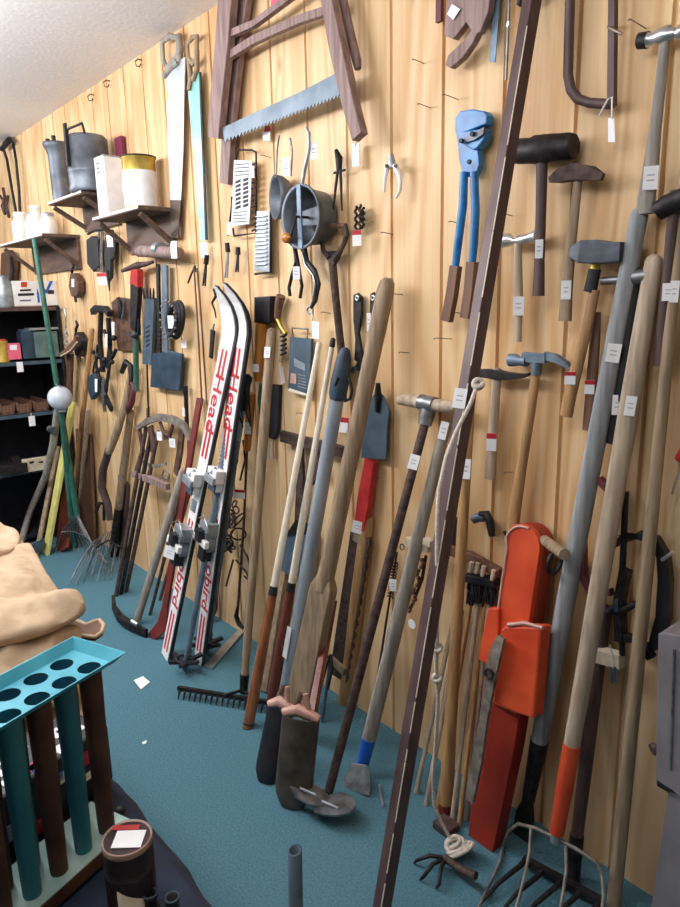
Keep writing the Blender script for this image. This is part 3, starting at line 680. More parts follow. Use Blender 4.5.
for sc_, lab in ((s1, None), (s2, None)):
    k = t.p('cap', clayp, sc_[0], 'pinkish bare metal cap'); c = sc_[1]; k.tube([c-sc_[2]*sc_[4]*.95, c-sc_[2]*.01+sc_[3]*.02, c+sc_[2]*sc_[4]*.95], [.014, .022, .014], 8)
    for j in (-.5, .5):
        k2 = t.p('arm', clayp if j > 0 else brnwood, sc_[0]); k2.tube([c+sc_[2]*sc_[4]*j, c+sc_[3]*.07+sc_[2]*.01*j], .009, 7)
bl = t.p('bolt', brsteel); bl.ball(F(307, 739, .2), .008, 8); t.done()
Gp = Lean((283, 712), (345, 352), .05)
t = T('grey_pipe', 'long pale blue-grey pipe with navy foam grip and black cord loop', 'pipe')
h = pole(t, 'tube', pipem, Gp, (706, 560, 396), (7.6, 7.3, 7.2), cap=False)
g = pole(t, 'grip', navyg, Gp, (400, 394, 380, 358, 352), (7.2, 9, 9.4, 7.5, 5.6), label='navy foam grip')
f_ = t.p('foot', blackr); f_.tube([Gp.at(712), Gp.at(702)], [.028, .030], 12)
lo = t.p('cord_loop', blackp); a = Gp.at(376); lo.pt(((338, 378), (333, 391), (332, 398), (336, 400)), .09, 1.5, 6); lo.pt(((349, 378), (352, 390), (350, 399), (345, 401)), .06, 1.5, 6)
pl_ = t.p('label_strip', tagm, h, 'pale plastic strip'); pl_.bar([Gp.at(655)+V((-.005, -.034, 0)), Gp.at(625)+V((-.005, -.034, 0))], .025, .003, (1, 0, 0)); t.done()
for (bx_, by), (tx, ty), mt_, lab, tp in (((248, 727), (319, 344), cuewood, 'pool cue with lighter brown butt, left one of the pair', chromer), ((271, 706), (333, 340), redwood, 'pool cue with dark reddish butt and dark tip, right one of the pair', iron)):
    L = Lean((bx_, by), (tx, ty), .03); t = T('pool_cue', lab, 'pool cue', 'pool cues leaning on the wall')
    yj = 595 if bx_ < 260 else 591
    pole(t, 'shaft', chromer, L, (yj-8, 460, ty+6), (3.9, 3.4, 2.6), cap=False); pole(t, 'butt', mt_, L, (by, 680, yj), (5.6, 5.8, 4.6), cap=False)
    pole(t, 'joint', blackp, L, (yj, yj-9), (4.7, 4.2), cap=False); pole(t, 'tip', tp, L, (ty+7, ty), (3, 2.8)); k = pole(t, 'bumper', blackr, L, (by+1, by-5), (5.4, 5.7), cap=False)
    t.done()
t = T('scraper_spade', 'wide dark steel scraper bar with stem and small spade blade behind the pool cues', 'scraper')
b = t.p('crossbar', rustiron, bevel=.002); b.pb(((282, 436), (348, 453)), .03, 11, .02)
s_ = t.p('stem', rustiron); s_.pb(((300, 438), (301, 480), (299, 523)), .03, [5, 7, 7], .014); s3 = t.p('brace', rustiron); s3.pb(((318, 450), (317, 470), (312, 484)), .025, [5, 6, 3], .012)
k = t.p('blade', bluest, None, None, .002); k.pl(((296, 520), (303, 520), (313, 531), (311, 578), (280, 574), (285, 535)), .035, .006)
sc_ = t.p('shoulder', iron); sc_.pl(((296, 519), (303, 519), (313, 534), (285, 536)), .04, .006)
ptag(t, 297, 459, .04, 4, 9, parent=s_); t.done()
t = T('grey_board', 'weathered narrow grey board standing behind the two pool cues', 'board')
L = Lean((262, 690), (283, 560), .01); b = t.p(None, oakwood, bevel=.002); b.bar([L.a, L.b], .075, .02, (1, 0, 0)); t.done()
L = Lean((337, 682), (372, 455), .03, .04)
t = T('ice_saw', 'rusty brown toothed saw board with red painted handle right of the thick pole', 'saw')
b = t.p('blade', rustiron)
n = 26; lft = []; rgt = []
for i in range(n+1):
    k = .02+.66*i/n; p = L.a.lerp(L.b, k); w = .048; lft.append(p+V((-w, 0, 0))); rgt.append(p+V((w+(.006 if i % 2 else 0), 0, 0)))
b.plate(rgt+lft[::-1], .012)
h = t.p('handle', redp, None, 'red painted handle', .003); ps = [L.at(y) for y in (528, 500, 460)]; h.bar(ps, [.05, .058, .045], [.022]*3, (1, 0, 0))
hh = t.p('neck', oakwood, None, None, .002); ps = [L.at(y) for y in (542, 527)]; hh.bar(ps, [.045, .04], [.02]*2, (1, 0, 0))
bd_ = t.p('band', oakwood); bd_.bar([L.at(668), L.at(662)], .08, .03, (1, 0, 0))
tag(t, L.at(526)+V((0, -.012, 0)), 12, 12, L.u, .004, parent=h); t.done()
L = Lean((346, 702), (368, 515), .02); t = T('wood_stake', 'plain round tan stake leaning right of the rusty toothed saw', 'stake'); pole(t, None, tanwood, L, (702, 600, 520), (8, 8, 7)); t.done()
t = T('thin_fork', 'dark thin pronged tool standing behind the post hole digger', 'fork')
L = Lean((322, 722), (331, 655), .12); b = t.p('shaft', bluest); b.tube([L.a, L.b], .006, 7)
for dx in (-.03, 0, .03):
    k = t.p('prong', iron); k.tube([L.b, L.b+V((dx, -.02, -.03)), L.b+V((dx*1.3, -.05, -.10))], .005, 6)
t.done()
# ------------------------------------------------------------------ hung in the centre of the wall
t = T('d_handle_spade', 'dark d-handled spade shaft hung right of the round strainer', 'spade')
b = t.p('grip', rustiron); b.pt(((345, 226), (347, 234), (344, 244), (338, 254), (334, 260)), .04, (3, 2.8, 2.6, 2.8, 3), 8); b.pt(((324, 229), (322, 240), (323, 250), (329, 258)), .04, (2.6, 2.4, 2.4, 2.8), 8)
c = t.p('top_bar', brnwood); c.pt(((322, 229), (334, 226), (346, 226)), .04, (3, 3, 2.8), 8); y = t.p('yoke', iron, bevel=.002); y.pl(((321, 252), (341, 250), (337, 260), (333, 266), (330, 262)), .04, .012)
s_ = t.p('shaft', rustiron); s_.pt(((332, 258), (336, 300), (341, 348), (343, 400)), .03, (4.2, 4, 4, 4), 10); t.done()
t = T('food_mill', 'round tin food mill with long handle hung under the saw blade', 'food mill')
c0 = P(301, 217, .10); r0 = m(c0, 30); c0.y = -.02
b = t.p('bowl', tincan); ax = V((0, -1, 0)); b.lathe(c0, ax, [(r0*.86, 0), (r0*.9, .04), (r0*.97, .075), (r0*1.04, .078), (r0*1.04, .086), (r0*.94, .082), (r0*.86, .04), (r0*.8, .012), (0, .010)], 36, True, False)
pf = t.p('holes', blackp, b, 'round holes in the plate')
for i in range(26):
    q = i*2.4; rr_ = r0*.75*math.sqrt((i+2)/28); pf.lathe(c0+V((math.cos(q)*rr_, -.0105, math.sin(q)*rr_)), ax, [(.005, 0), (.005, .001)], 8)
ba = t.p('cross_bar', bluest, None, None, .001); ba.bar([c0+V((0, -.085, r0*1.02)), c0+V((0, -.085, 0)), c0+V((0, -.085, -r0*1.02))], .022, .006, (1, 0, 0))
pd = t.p('paddle', tincan); pd.plate([c0+V((-.07, -.05, .02)), c0+V((.06, -.05, .03)), c0+V((.07, -.05, -.03)), c0+V((-.05, -.05, -.02))], .003, (0, .6, .5))
ax_ = t.p('crank', iron); ax_.tube([c0+V((0, -.02, 0)), c0+V((0, -.10, 0)), c0+V((-.02, -.11, -.06))], .005, 7)
kn = t.p('knob', ambwood); kn.ball(P(287, 238, .11), .022, 12, (1.1, .8, .8)); kn.tube([P(287, 238, .11), c0+V((-.02, -.11, -.06))], .005, 6)
hd = t.p('handle', galv); hd.pt(((302, 185), (305, 168), (309, 150), (309, 133), (306, 128)), .10, (2, 2, 1.8, 1.8, 1.6), 8)
ptag(t, 314, 151, .09, 7, 17, parent=hd); t.done()
t = T('small_pan', 'round dark rimmed pan with wire handle hung left of the food mill', 'pan')
c1 = P(280, 197, .05); r1 = m(c1, 21); c1.y = -.02
b = t.p('pan', tincan); b.lathe(c1, (-.35, -1, 0), [(r1*.8, 0), (r1*.97, .02), (r1*1.02, .045), (r1*.9, .042), (r1*.75, .012), (0, .01)], 28, True, False)
k = t.p('wire_handle', steel); k.pt(((276, 178), (277, 150), (279, 135)), .06, 1.1, 6); k.pt(((291, 176), (292, 150), (290, 138)), .06, 1.1, 6)
ptag(t, 286, 167, .08, 7, 18, parent=b); t.done()
t = T('grater_rack', 'wire framed metal grater with printed white card hung under the wooden saw frame', 'grater')
b = t.p('card', tagm, bevel=.001); b.pl(((234, 160), (252, 161), (249, 224), (231, 226)), .035, .004)
k = t.p('print', iron, b, 'large dark slanted print')
for i in range(7):
    y = 179+i*4.3; k.pl(((235.5, y+2), (240.5, y), (240.5, y+3), (235, y+5)), .0362, .0008); k.pl(((243, y), (248.5, y-2), (248, y+1.2), (243, y+3)), .0362, .0008)
k = t.p('fine_print', slate, b, 'rows of small print')
for i in range(4): k.pl(((235, 164+3.6*i), (249, 163+3.6*i), (249, 164.2+3.6*i), (235, 165.2+3.6*i)), .0362, .0006)
for i in range(4): k.pl(((233, 212+3.2*i), (247, 211+3.2*i), (247, 212+3.2*i), (233, 213+3.2*i)), .0362, .0006)
w = t.p('grating', iron); 
for i in range(12): w.pt(((252, 165+6*i), (256, 163+6*i)), .03, 1.2, 5)
w.pt(((256, 152), (256, 233), (234, 236), (233, 228)), .03, 1.1, 5); w.pt(((236, 160), (238, 150), (252, 150), (256, 152)), .03, 1, 5)
ptag(t, 252, 172, .045, 5, 12, parent=w); t.done()
t = T('flat_grater', 'narrow ridged silvery grater hung between the grater rack and round pan', 'grater')
b = t.p('plate', galv, bevel=.001); b.pl(((256, 211), (270, 211), (270, 272), (254, 271)), .03, .004)
k = t.p('ridges', brsteel, b, 'bright ridges')
for i in range(13): k.pt(((256.5, 217+4*i), (267, 216+4*i)), .032, 1.1, 6)
e = t.p('side_frame', iron); e.pt(((270.5, 211), (270.5, 272), (255, 274)), .03, 1.2, 6); t.done()
def pliers(name, label, cat, top, legs, r, mt_, d=.025, knob=None, grp=None, **kw):
    t = T(name, label, cat, grp); b = t.p('jaws', mt_); b.pt(top, d, [r*1.3]*(len(top)-1)+[r*1.6], 8)
    for l in legs: k = t.p('handle', kw.get('hm', mt_)); k.pt(l, d, [r]*len(l), 7)
    return t
t = pliers('tongs', 'dark tongs with white tag and curled legs hung below the food mill', 'tongs', ((294, 243), (296, 255), (297, 262)), (((296, 262), (292, 275), (289, 288), (290, 296)), ((298, 262), (300, 275), (302, 286), (300, 298))), 1.8, iron, .05)
ptag(t, 296.5, 273, .065, 7, 13); t.done()
t = T('hay_hook', 'black and silver s-curved hook hung below the food mill, over a white tag', 'hook')
b = t.p('hook', blackp); b.pt(((303, 244), (306, 262), (314, 272), (318, 284), (315, 300), (311, 308)), .05, (4.5, 4.5, 4.5, 4, 3.5, 2), 8, False, .6)
k = t.p('bright_edge', brsteel, b); k.pt(((302, 252), (305, 265), (313, 275), (315, 284), (313, 296)), .062, 1.1, 6)
z = t.p('tip_ring', galv); z.ring(P(310, 310, .05), (.3, -1, 0), .012, .004, 14); c = t.p('price_tag', tagm, None, 'white price tag'); c.pl(((312, 321), (319, 322), (319, 339), (312, 338)), .05, .0015)
s_ = t.p('tag_string', strm, c); s_.pt(((311, 312), (315, 322)), .05, .8, 5); t.done()
t = T('dividers', 'old iron dividers with two thin legs hung right of the food mill', 'dividers')
b = t.p('head', iron); b.pt(((336, 150), (339, 158), (339, 170)), .03, (2, 4, 3), 8); 
for l in (((339, 160), (336, 185), (333, 212)), ((340, 160), (341, 185), (342, 211))): k = t.p('leg', iron); k.pt(l, .03, (1.6, 1.5, .8), 6)
a = t.p('wing', iron); a.pt(((334, 173), (340, 171), (345, 170)), .03, 1.3, 6); t.done()
t = T('auger_bits', 'cluster of twisted auger bits with red and white tag on the wall', 'drill bits')
for i, (x, y0_, y1) in enumerate(((356, 206, 232), (360, 205, 230), (363, 208, 228))):
    b = t.p('bit', rustiron if i % 2 else iron); pts = []
    for j in range(30):
        k = j/29; c = P(x+1.0*math.sin(k*22+i), y0_+(y1-y0_)*k, .03+.006*math.cos(k*22+i)); pts.append(c)
    b.tube(pts, .0045, 6)
ptag(t, 357, 238, .05, 9, 16, red=True); t.done()
t = T('cutters', 'small white handled cutters hung alone on the pale panel right of the saw', 'cutters')
b = t.p('head', galv); b.pt(((391, 155), (392, 168)), .03, (3, 5), 8); bolt = t.p('pivot', iron); bolt.lathe(P(387, 166, .045), (0, -1, 0), [(.005, 0), (.005, .004)], 8); bolt.lathe(P(396, 166, .045), (0, -1, 0), [(.005, 0), (.005, .004)], 8)
for l in (((388, 165), (385, 178), (384, 192)), ((395, 165), (400, 178), (400, 190), (396, 198))): k = t.p('handle', white); k.pt(l, .035, (3, 2.2, 1.4) if len(l) == 3 else (3, 2.4, 2, 1.2), 8)
t.done()
t = T('wrench', 'long black wrench hung left of the thick round pole, the left of two', 'wrench')
b = t.p('bar', iron, bevel=.002); b.pl(((353, 295), (357, 293), (361, 297), (361, 315), (358, 333), (361, 352), (362, 365), (358, 371), (354, 368), (357, 362), (354, 360), (355, 340), (353, 320)), .025, .012)
k = t.p('eye', brsteel); k.ring(P(357, 298, .03), (0, -1, 0), .007, .003, 12); j = t.p('jaw', steel); j.pl(((353, 366), (357, 368), (353, 374), (350, 371)), .03, .012); t.done()
t = T('flat_wrench', 'narrow black tool with white tag tucked beside the thick round pole top', 'wrench')
b = t.p('bar', iron, bevel=.002); b.pl(((370, 294), (373, 292), (377, 296), (375, 315), (371, 335), (369, 330)), .025, .01); k = t.p('eye', brsteel); k.ring(P(373, 298, .03), (0, -1, 0), .007, .003, 12); ptag(t, 369, 322, .03, 4, 18, parent=b); t.done()
t = T('price_card', 'loose red and white price card on the wall right of the grey pipe', 'card')
b = t.p('card', tagm); b.pl(((338, 422), (348, 423), (347, 433), (337, 432)), .02, .002); k = t.p('band', redm, b, 'red band'); k.pl(((338, 417), (348, 418), (348, 423), (338, 422)), .02, .002); t.done()
t = T('pink_card', 'plain pink card pinned high on the wall behind the wooden saw frame', 'card')
b = t.p(None, pink); b.pl(((271, -12), (287, -18), (287, 4), (271, 14)), .008, .002); t.done()
t = T('packaged_file', 'dark grey packaged tool card with small labels hung left of the pool cues', 'package')
b = t.p('card', iron if False else slate, bevel=.001); b.pl(((290, 337), (311, 339), (309, 396), (288, 389)), .03, .012)
for q, mt_, nm in ((((294, 358), (305, 364), (305, 371), (294, 366)), galv, 'picture_panel'), (((291, 373), (296, 374), (296, 384), (290, 383)), clayp, 'price_label'), (((289, 388), (307, 394), (307, 396), (288, 391)), chromer, 'bottom_strip')):
    k = t.p(nm, mt_, b, 'small pale printed panel'); k.pl(q, .032, .001)
k = t.p('fine_print', galv, b, 'lines of small pale print')
for i in range(5): k.pl(((298, 374+3*i), (306, 376+3*i), (306, 376.8+3*i), (298, 374.8+3*i)), .0322, .0006)
w = t.p('hanger', steel); w.pt(((293, 338), (292, 328), (308, 329), (307, 339)), .03, .9, 5); t.done()
t = T('hand_brace', 'rusty carved handle tool with striped ferrule hung left of the packaged card', 'tool')
b = t.p('grip', brnwood); b.pt(((281, 296), (279, 304), (277, 318)), .03, (5, 4.6, 3.2), 10); c = t.p('neck', brass); c.pt(((277, 318), (281, 327), (286, 334)), .03, (2.4, 2.2, 2.8), 8)
s_ = t.p('coil', iron); 
for i in range(5): s_.pt(((281, 337+4.4*i), (286, 335+4.4*i)), .035, 1.4, 6)
bl = t.p('shank', palewood); bl.pt(((283, 334), (282, 352), (281, 362)), .03, (2.6, 2.6, 2), 8); e = t.p('price_tag', tagm, None, 'white paper tag'); e.pl(((279, 366), (282, 366), (285, 383), (281, 384)), .02, .001); t.done()
t = T('mallet', 'square black headed mallet with amber wooden handle right of the ski tips', 'mallet')
b = t.p('head', blackp, bevel=.003); b.pl(((254, 297), (270, 296), (269, 323), (254, 323)), .05, .045); c = t.p('handle', ambwood); c.pt(((261.5, 323), (260, 350), (258, 372), (257.5, 381)), .035, (6, 5.5, 5, 3.5), 12)
ptag(t, 256, 368, .055, 6, 8, parent=c); t.done()
t = T('strap_bag', 'dark green strap bag hung behind the rounded rake handle top', 'bag')
b = t.p('pouch', blackr, bevel=.004); b.pl(((266, 384), (279, 385), (277, 432), (273, 440), (267, 437), (262, 415)), .02, .018); k = t.p('strap', greenp, b, 'dark green strap'); k.pb(((262, 384), (260, 400), (263, 425)), .03, 4, .006); e = t.p('pull', palewood); e.pt(((272, 440), (272, 458)), .02, (1.8, 2.4), 6); t.done()
t = T('long_screwdriver', 'long thin rod tool with amber handle and white tag left of the rake handle', 'screwdriver')
b = t.p('handle', ambwood); b.pt(((251, 393), (249, 425), (247, 450)), .03, (4.8, 4.6, 3.8), 10); c = t.p('rod', rustiron); c.pt(((247, 450), (244, 520), (240, 580), (238, 606)), .03, 1.3, 6); h = t.p('hook', iron); h.pt(((238, 606), (236, 616), (239, 624), (243, 628)), .03, (1.4, 2.4, 2.6, 1.6), 7)
ptag(t, 248, 428, .045, 6, 12, parent=b); t.done()
# ------------------------------------------------------------------ skis and poles
def ski(label, b, kpx, tip, d, toe, heel, sg):
    t = T('ski', label, 'ski', 'white downhill skis'); L = Lean(b, kpx, d); u = L.u
    sd = V((.99, -.12, 0)); sd = (sd-u*sd.dot(u)).normalized(); nn = u.cross(sd)
    if nn.y > 0: nn = -nn
    LN = (L.b-L.a).length
    cen = [L.a+u*LN*k for k in (0, .25, .5, .75, 1.0)]; w = [11, 10.8, 10, 11, 13]
    kb = L.b
    for k in range(1, 7):
        q = k/6; cen.append(kb+u*(.23*q-.03*q*q)+nn*(.095*q**2.0)); w.append((14, 14.5, 14, 12, 8, 2.5)[k-1])
    W2 = [mdir(p, sd, x) for p, x in zip(cen, w)]
    th = .016; core = t.p('core', blackp, None, 'black base and edges'); top = t.p('top_sheet', white, core, 'white top sheet')
    secs = []; ts = []
    for i, p in enumerate(cen):
        tg = (cen[min(i+1, len(cen)-1)]-cen[max(i-1, 0)]).normalized(); n2 = sd.cross(tg)
        if n2.dot(nn) < 0: n2 = -n2
        a = sd*W2[i]/2; k = th/2 if i < 8 else th/3
        secs.append([p-a-n2*k, p+a*1.22-n2*k, p+a*1.22+n2*k*.6, p-a+n2*k*.6])
        ts.append([p-a+n2*k*.62, p+a+n2*k*.62, p+a+n2*k, p-a+n2*k])
    core.loft(secs, False); top.loft(ts, False)
    def fp(py, off, up): return L.at(py)+sd*off+nn*(th/2+up)
    def stripes(y0, y1, name='stripe', mt_=redm):
        k = t.p(name, mt_, top, 'pair of red stripes')
        for o in (-.27, .12):
            ww = mdir(L.at((y0+y1)/2), sd, 10.5)
            k.bar([fp(y0, ww*(o+.07), .0005), fp(y1, ww*(o+.07), .0005)], ww*.2, .0012, sd)
        return k
    for a, c in sg['stripes']: stripes(a, c)
    for body, py, hpx, wpx in sg['text']:
        p = fp(py, 0, .001); M4 = Matrix((-u, sd, (-u).cross(sd))).transposed().to_4x4(); M4.translation = p
        t.text(body, redm, mdir(p, sd, hpx), M4, top)
    A3 = (sd, nn, u)
    ty, hy = toe, heel
    bp = t.p('binding_plate', galv, None, 'pale binding plate', .001); bp.box(fp((ty+hy)/2, 0, .003), .045, .006, .05, A3)
    k = t.p('toe_binding', white, None, 'white toe binding', .004); wz = mdir(L.at(ty), sd, 11)
    k.box(fp(ty, 0, .025), wz, .04, .055, A3); k.box(fp(ty+9, 0, .018), wz*.8, .028, .05, A3); k2 = t.p('toe_jaw', galv, k, 'grey jaws', .002)
    k2.box(fp(ty+4, 0, .05), wz*1.05, .012, .03, A3); k2.tube([fp(ty+4, -.05, .03), fp(ty-2, -.02, .05)], .005, 6); k2.tube([fp(ty-8, 0, .03), fp(ty-2, .0, .05)], .010, 8); k3 = t.p('toe_pad', slate, k); k3.box(fp(ty+12, 0, .035), wz*.7, .006, .03, A3)
    h = t.p('heel_binding', galv, None, 'grey heel binding', .003); h.box(fp(hy, 0, .025), wz*.85, .05, .06, A3); h.box(fp(hy+14, 0, .02), wz*.8, .035, .06, A3)
    h2 = t.p('heel_lever', blackp, h, 'black heel lever', .002); h2.box(fp(hy+6, 0, .06), wz*.5, .03, .05, A3); h2.box(fp(hy+24, .0, .03), wz*.6, .04, .06, A3)
    wr = t.p('brake_wire', brsteel, h); wr.tube([fp(hy+4, .0, .05), fp(hy-2, -.085, .05), fp(hy-12, -.01, .05), fp(hy-4, .08, .06), fp(hy+4, 0, .05)], .003, 6)
    wp = t.p('heel_pad', white, h, 'white heel pad', .003); wp.box(fp(hy+12, -.01, .05), wz*1.5, .02, .03, A3)
    if sg.get('tag'): tag(t, fp(hy+19, -.005, .06), 11, 12, u, .01, parent=h)
    t.done()
SGL = dict(stripes=((378, 350), (458, 424), (536, 520), (650, 612)), text=(('Head', 404, 13, 38), ('obird', 584, 13, 36)), tag=1)
SGR = dict(stripes=((374, 348), (458, 424), (532, 518), (652, 615)), text=(('Head', 402, 13, 38), ('obird', 588, 13, 34)))
ski('left white ski with red stripes, its binding carrying a price tag', (166, 657), (228.5, 342), None, .10, 478, 533, SGL)
ski('right white ski with red stripes, half behind the pole shafts', (199, 662), (241, 340), None, .10, 475, 528, SGR)
for i, (b_, tp, lab, hcol) in enumerate((((184, 672), (239, 378), 'blue-grey ski pole with black basket on the floor in front of the skis', 0), ((206, 655), (247, 376), 'second ski pole close behind the right ski, navy strap at its grip', 1))):
    L = Lean(b_, tp, .09 if i == 0 else .05); t = T('ski_pole', lab, 'ski pole', 'ski poles')
    s_ = pole(t, 'shaft', ltblue if False else bluest, L, (b_[1]-2, 560, 440), (2.8, 3.2, 3.4), cap=False)
    g0 = pole(t, 'lower_grip', ltblue, L, (440, 408), (3.6, 3.8), cap=False, label='light blue lower grip')
    g = pole(t, 'grip', navyg, L, (410, 395, 384, 379), (5, 5.6, 5, 6.2), label='navy grip')
    st = t.p('strap', blackp); a = L.at(382); st.tube([a, a+V((.03, -.03, .015)), a+V((.06, -.03, -.06)), a+V((.05, -.02, -.17)), a+V((.02, -.02, -.12)), a], .008, 6, False, True, .4)
    bk = t.p('basket', blackr, None, 'black spiked basket'); c = L.at(b_[1]-10)
    for k in range(6):
        q = k*math.pi/3+.3; v = V((math.cos(q), math.sin(q), .25))
        bk.bar([c+v*.01, c+v*.07], .02, .012, (-math.sin(q), math.cos(q), 0))
    bk.ring(c+V((0, 0, .01)), L.u, .04, .006, 16)
    if i == 0:
        for y in range(440, 482, 4): rb_ = L.at(y); s_.tube([rb_-L.u*.004, rb_+L.u*.004], m(rb_, 4.4), 8)
    t.done()
for b_, tp, lab, w0 in (((160, 640), (200, 398), 'dark red old wooden ski or paddle leaning left of the white skis', .05), ((211, 620), (226, 470), 'short red tipped paddle standing between the two white skis', .05)):
    L = Lean(b_, tp, .02 if w0 else 0); t = T('paddle', lab, 'paddle'); b = t.p('shaft', drkred); b.bar([L.at(b_[1]-30), L.b], .03, .014, (1, .3, 0))
    k = t.p('blade', drkred, None, 'dark red blade', .003); k.bar([L.at(b_[1])+V((-.05 if b_[0] < 200 else 0, -.02, 0)), L.at(b_[1]-14), L.at(b_[1]-32)], [.05, .065, .04], [.012]*3, (1, .3, 0)); t.done()
# ------------------------------------------------------------------ rake and floor things
Rk = Lean((243, 697), (272, 326), .04)
t = T('garden_rake', 'bow rake with rounded tan handle, its toothed head flat on the carpet', 'rake')
h = pole(t, 'handle', oakwood, Rk, (675, 560, 440, 332), (4, 4.6, 5.2, 5)); pole(t, 'socket', iron, Rk, (693, 674), (4, 5), cap=False)
hd = t.p('head_bar', iron); e0, e1 = F(178, 688, .035), F(272, 703, .035); hd.bar([e0, e1], .016, .014, (0, 0, 1)); hd.tube([Rk.at(690), F(228, 694, .05), e0.lerp(e1, .5)], .006, 7); hd.tube([Rk.at(690), e0.lerp(e1, .85)], .006, 7)
dr = (e1-e0).normalized(); pv = V((dr.y, -dr.x, 0))
for i in range(17):
    p = e0.lerp(e1, (i+.5)/17); k = t.p('tooth', iron); k.tube([p, p+pv*.012+V((0, 0, -.012)), p+pv*.025+V((0, 0, -.032))], [.005, .005, .002], 6)
tag(t, Rk.at(353), 6, 11, Rk.u, m(Rk.at(353), 6), parent=h); t.done()
t = T('metal_strip', 'flat pale steel strip lying on the carpet behind the rake head', 'strip'); b = t.p(None, brsteel, bevel=.001)
b.plate([F(x, y, .012) for x, y in ((240, 627), (245, 630), (212, 668), (204, 665))], .008, (0, 0, -1)); t.done()
t = T('paper_scrap', 'white paper tag lying alone on the teal carpet', 'paper'); b = t.p(None, tagm); b.plate([F(x, y, .004) for x, y in ((134, 680), (143, 676), (150, 682), (141, 689))], .003, (0, 0, -1)); t.done()
t = T('paper_crumb', 'tiny white crumb on the carpet below the paper tag', 'paper'); b = t.p(None, tagm); b.plate([F(x, y, .003) for x, y in ((142, 742), (147, 740), (146, 743), (143, 744))], .0025, (0, 0, -1)); t.done()
t = T('steel_pin', 'thin steel pin lying on the carpet right of the grey scraper blade', 'pin'); b = t.p(None, brsteel); b.tube([F(379, 785, .006), F(383, 806, .006)], .004, 6); t.done()
t = T('steel_post', 'hollow open ended dark steel post standing on the carpet at the bottom edge', 'post')
b = t.p(None, slate); top = F(295, 850, .42); bot = V((top.x+.01, top.y-.02, 0)); u = (top-bot).normalized()
e1 = V((.75, .66, 0)); e1 = (e1-u*e1.dot(u)).normalized(); e2 = u.cross(e1); w_ = mdir(top, e1, 7.5)
def el(p, k): return [p+e1*math.cos(q)*w_*k+e2*math.sin(q)*w_*1.25*k for q in (2*math.pi*i/10 for i in range(10))]
b.loft([el(bot, 1.15), el(top, .95), el(top, .7), el(top-u*.3, .7)]); t.done()
# ------------------------------------------------------------------ rusty chain tangle
t = T('trap_chain', 'tangled rusty traps and chain with white tag hung right of the skis', 'chain')
b = t.p('chain', rustiron); rc = random.Random(11)
for i in range(17): b.ring(P(229+7*math.sin(i*.8)+rc.uniform(-1, 1), 448+6.2*i, .05), (rc.uniform(-1, 1), -1, rc.uniform(-1, 1)), .017, .0038, 10, 5)
k = t.p('trap', iron)
for i in range(10): k.ring(P(232+rc.uniform(-9, 9), 525+rc.uniform(-14, 22), .05+rc.uniform(-.02, .02)), (rc.uniform(-1, 1), -1, rc.uniform(-1, 1)), rc.uniform(.03, .055), .004, 14, 5, rc.uniform(.5, 1))
for q in (((233, 560), (229, 575), (226, 586)), ((240, 545), (247, 556), (250, 566)), ((236, 560), (246, 572), (251, 582), (244, 576)), ((243, 440), (245, 460), (240, 480))): w = t.p('wire', rustiron); w.pt(q, .04, 1.1, 5)
ptag(t, 240, 494, .09, 10, 9, red=True); t.done()
# ------------------------------------------------------------------ saws at the top
t = T('buck_saw', 'large wooden frame saw with broad toothed blade hung at the top centre', 'frame saw')
l_ = t.p('left_arm', sawwood, bevel=.003); l_.pb(((229, -14), (225, 40), (219, 100), (216, 138)), .075, [14, 13, 12, 11], .03)
r_ = t.p('right_arm', sawwood, bevel=.003); r_.pb(((327, -14), (338, 45), (350, 100), (360, 137)), .075, [14, 16, 14, 12], .03)
s1_ = t.p('stretcher', sawwood, bevel=.002); s1_.pb(((222, 38), (255, 24), (306, -14)), .07, [8, 7, 7], .022); s2_ = t.p('stretcher', sawwood, bevel=.002); s2_.pb(((222, 61), (255, 40), (300, 20), (330, 10)), .065, [8, 9, 9, 9], .022)
bl = t.p('blade', fsaw, None, 'broad steel blade'); top_ = [(222, 128), (260, 110), (300, 92), (340, 71)]
bot_ = []; n = 34
for i in range(n+1):
    k = i/n; bot_.append((343-k*119, 92+k*47)); 
    if i < n: bot_.append((343-(k+.6/n)*119, 92+(k+.6/n)*47+4))
bl.pl(top_+bot_, .075, .003)
for x, y in ((217, 131), (342, 82)): k = t.p('pin', iron); k.lathe(P(x, y, .078), (0, -1, 0), [(.005, 0), (.005, .006)], 8)
t.done()
t = T('old_frame_saw', 'second wooden saw frame with rounded arm ends hung behind the big frame saw', 'frame saw')
l_ = t.p('left_arm', sawwood, bevel=.003); l_.pb(((246, -14), (237, 50), (230, 120), (226, 184)), .03, [11, 11, 10, 9], .025)
r_ = t.p('right_arm', sawwood); r_.pt(((339, -14), (349, 30), (357, 62), (358, 69)), .03, (5.5, 5, 4.8, 3.5), 10); c = t.p('stretcher', sawwood, bevel=.002); c.pb(((244, -20), (340, -30)), .03, 8, .02); t.done()
t = T('dangling_tag', 'red and white tag dangling under the frame saw blade', 'tag'); b = t.p('card', tagm); b.pl(((262, 131), (270, 131), (270, 141), (263, 140)), .02, .0015); k = t.p('seal', redm, b, 'red top'); k.pl(((265, 126), (269, 125), (271, 131), (264, 132)), .021, .0015); t.done()
t = T('dangling_tag', 'white card tag dangling under the right arm of the frame saw', 'tag'); b = t.p('card', tagm); b.pl(((352, 144), (359, 143), (359, 166), (352, 167)), .03, .0015); k = t.p('string', strm, b); k.pt(((355, 146), (358, 137)), .05, .8, 5); t.done()
def loop(mb, px, d, r, flat=1): mb.pt(px, d, r, 8, True, flat)
t = T('handsaw', 'large silver handsaw with whitish handle and browned lower end hung left', 'handsaw', 'handsaws hung upright')
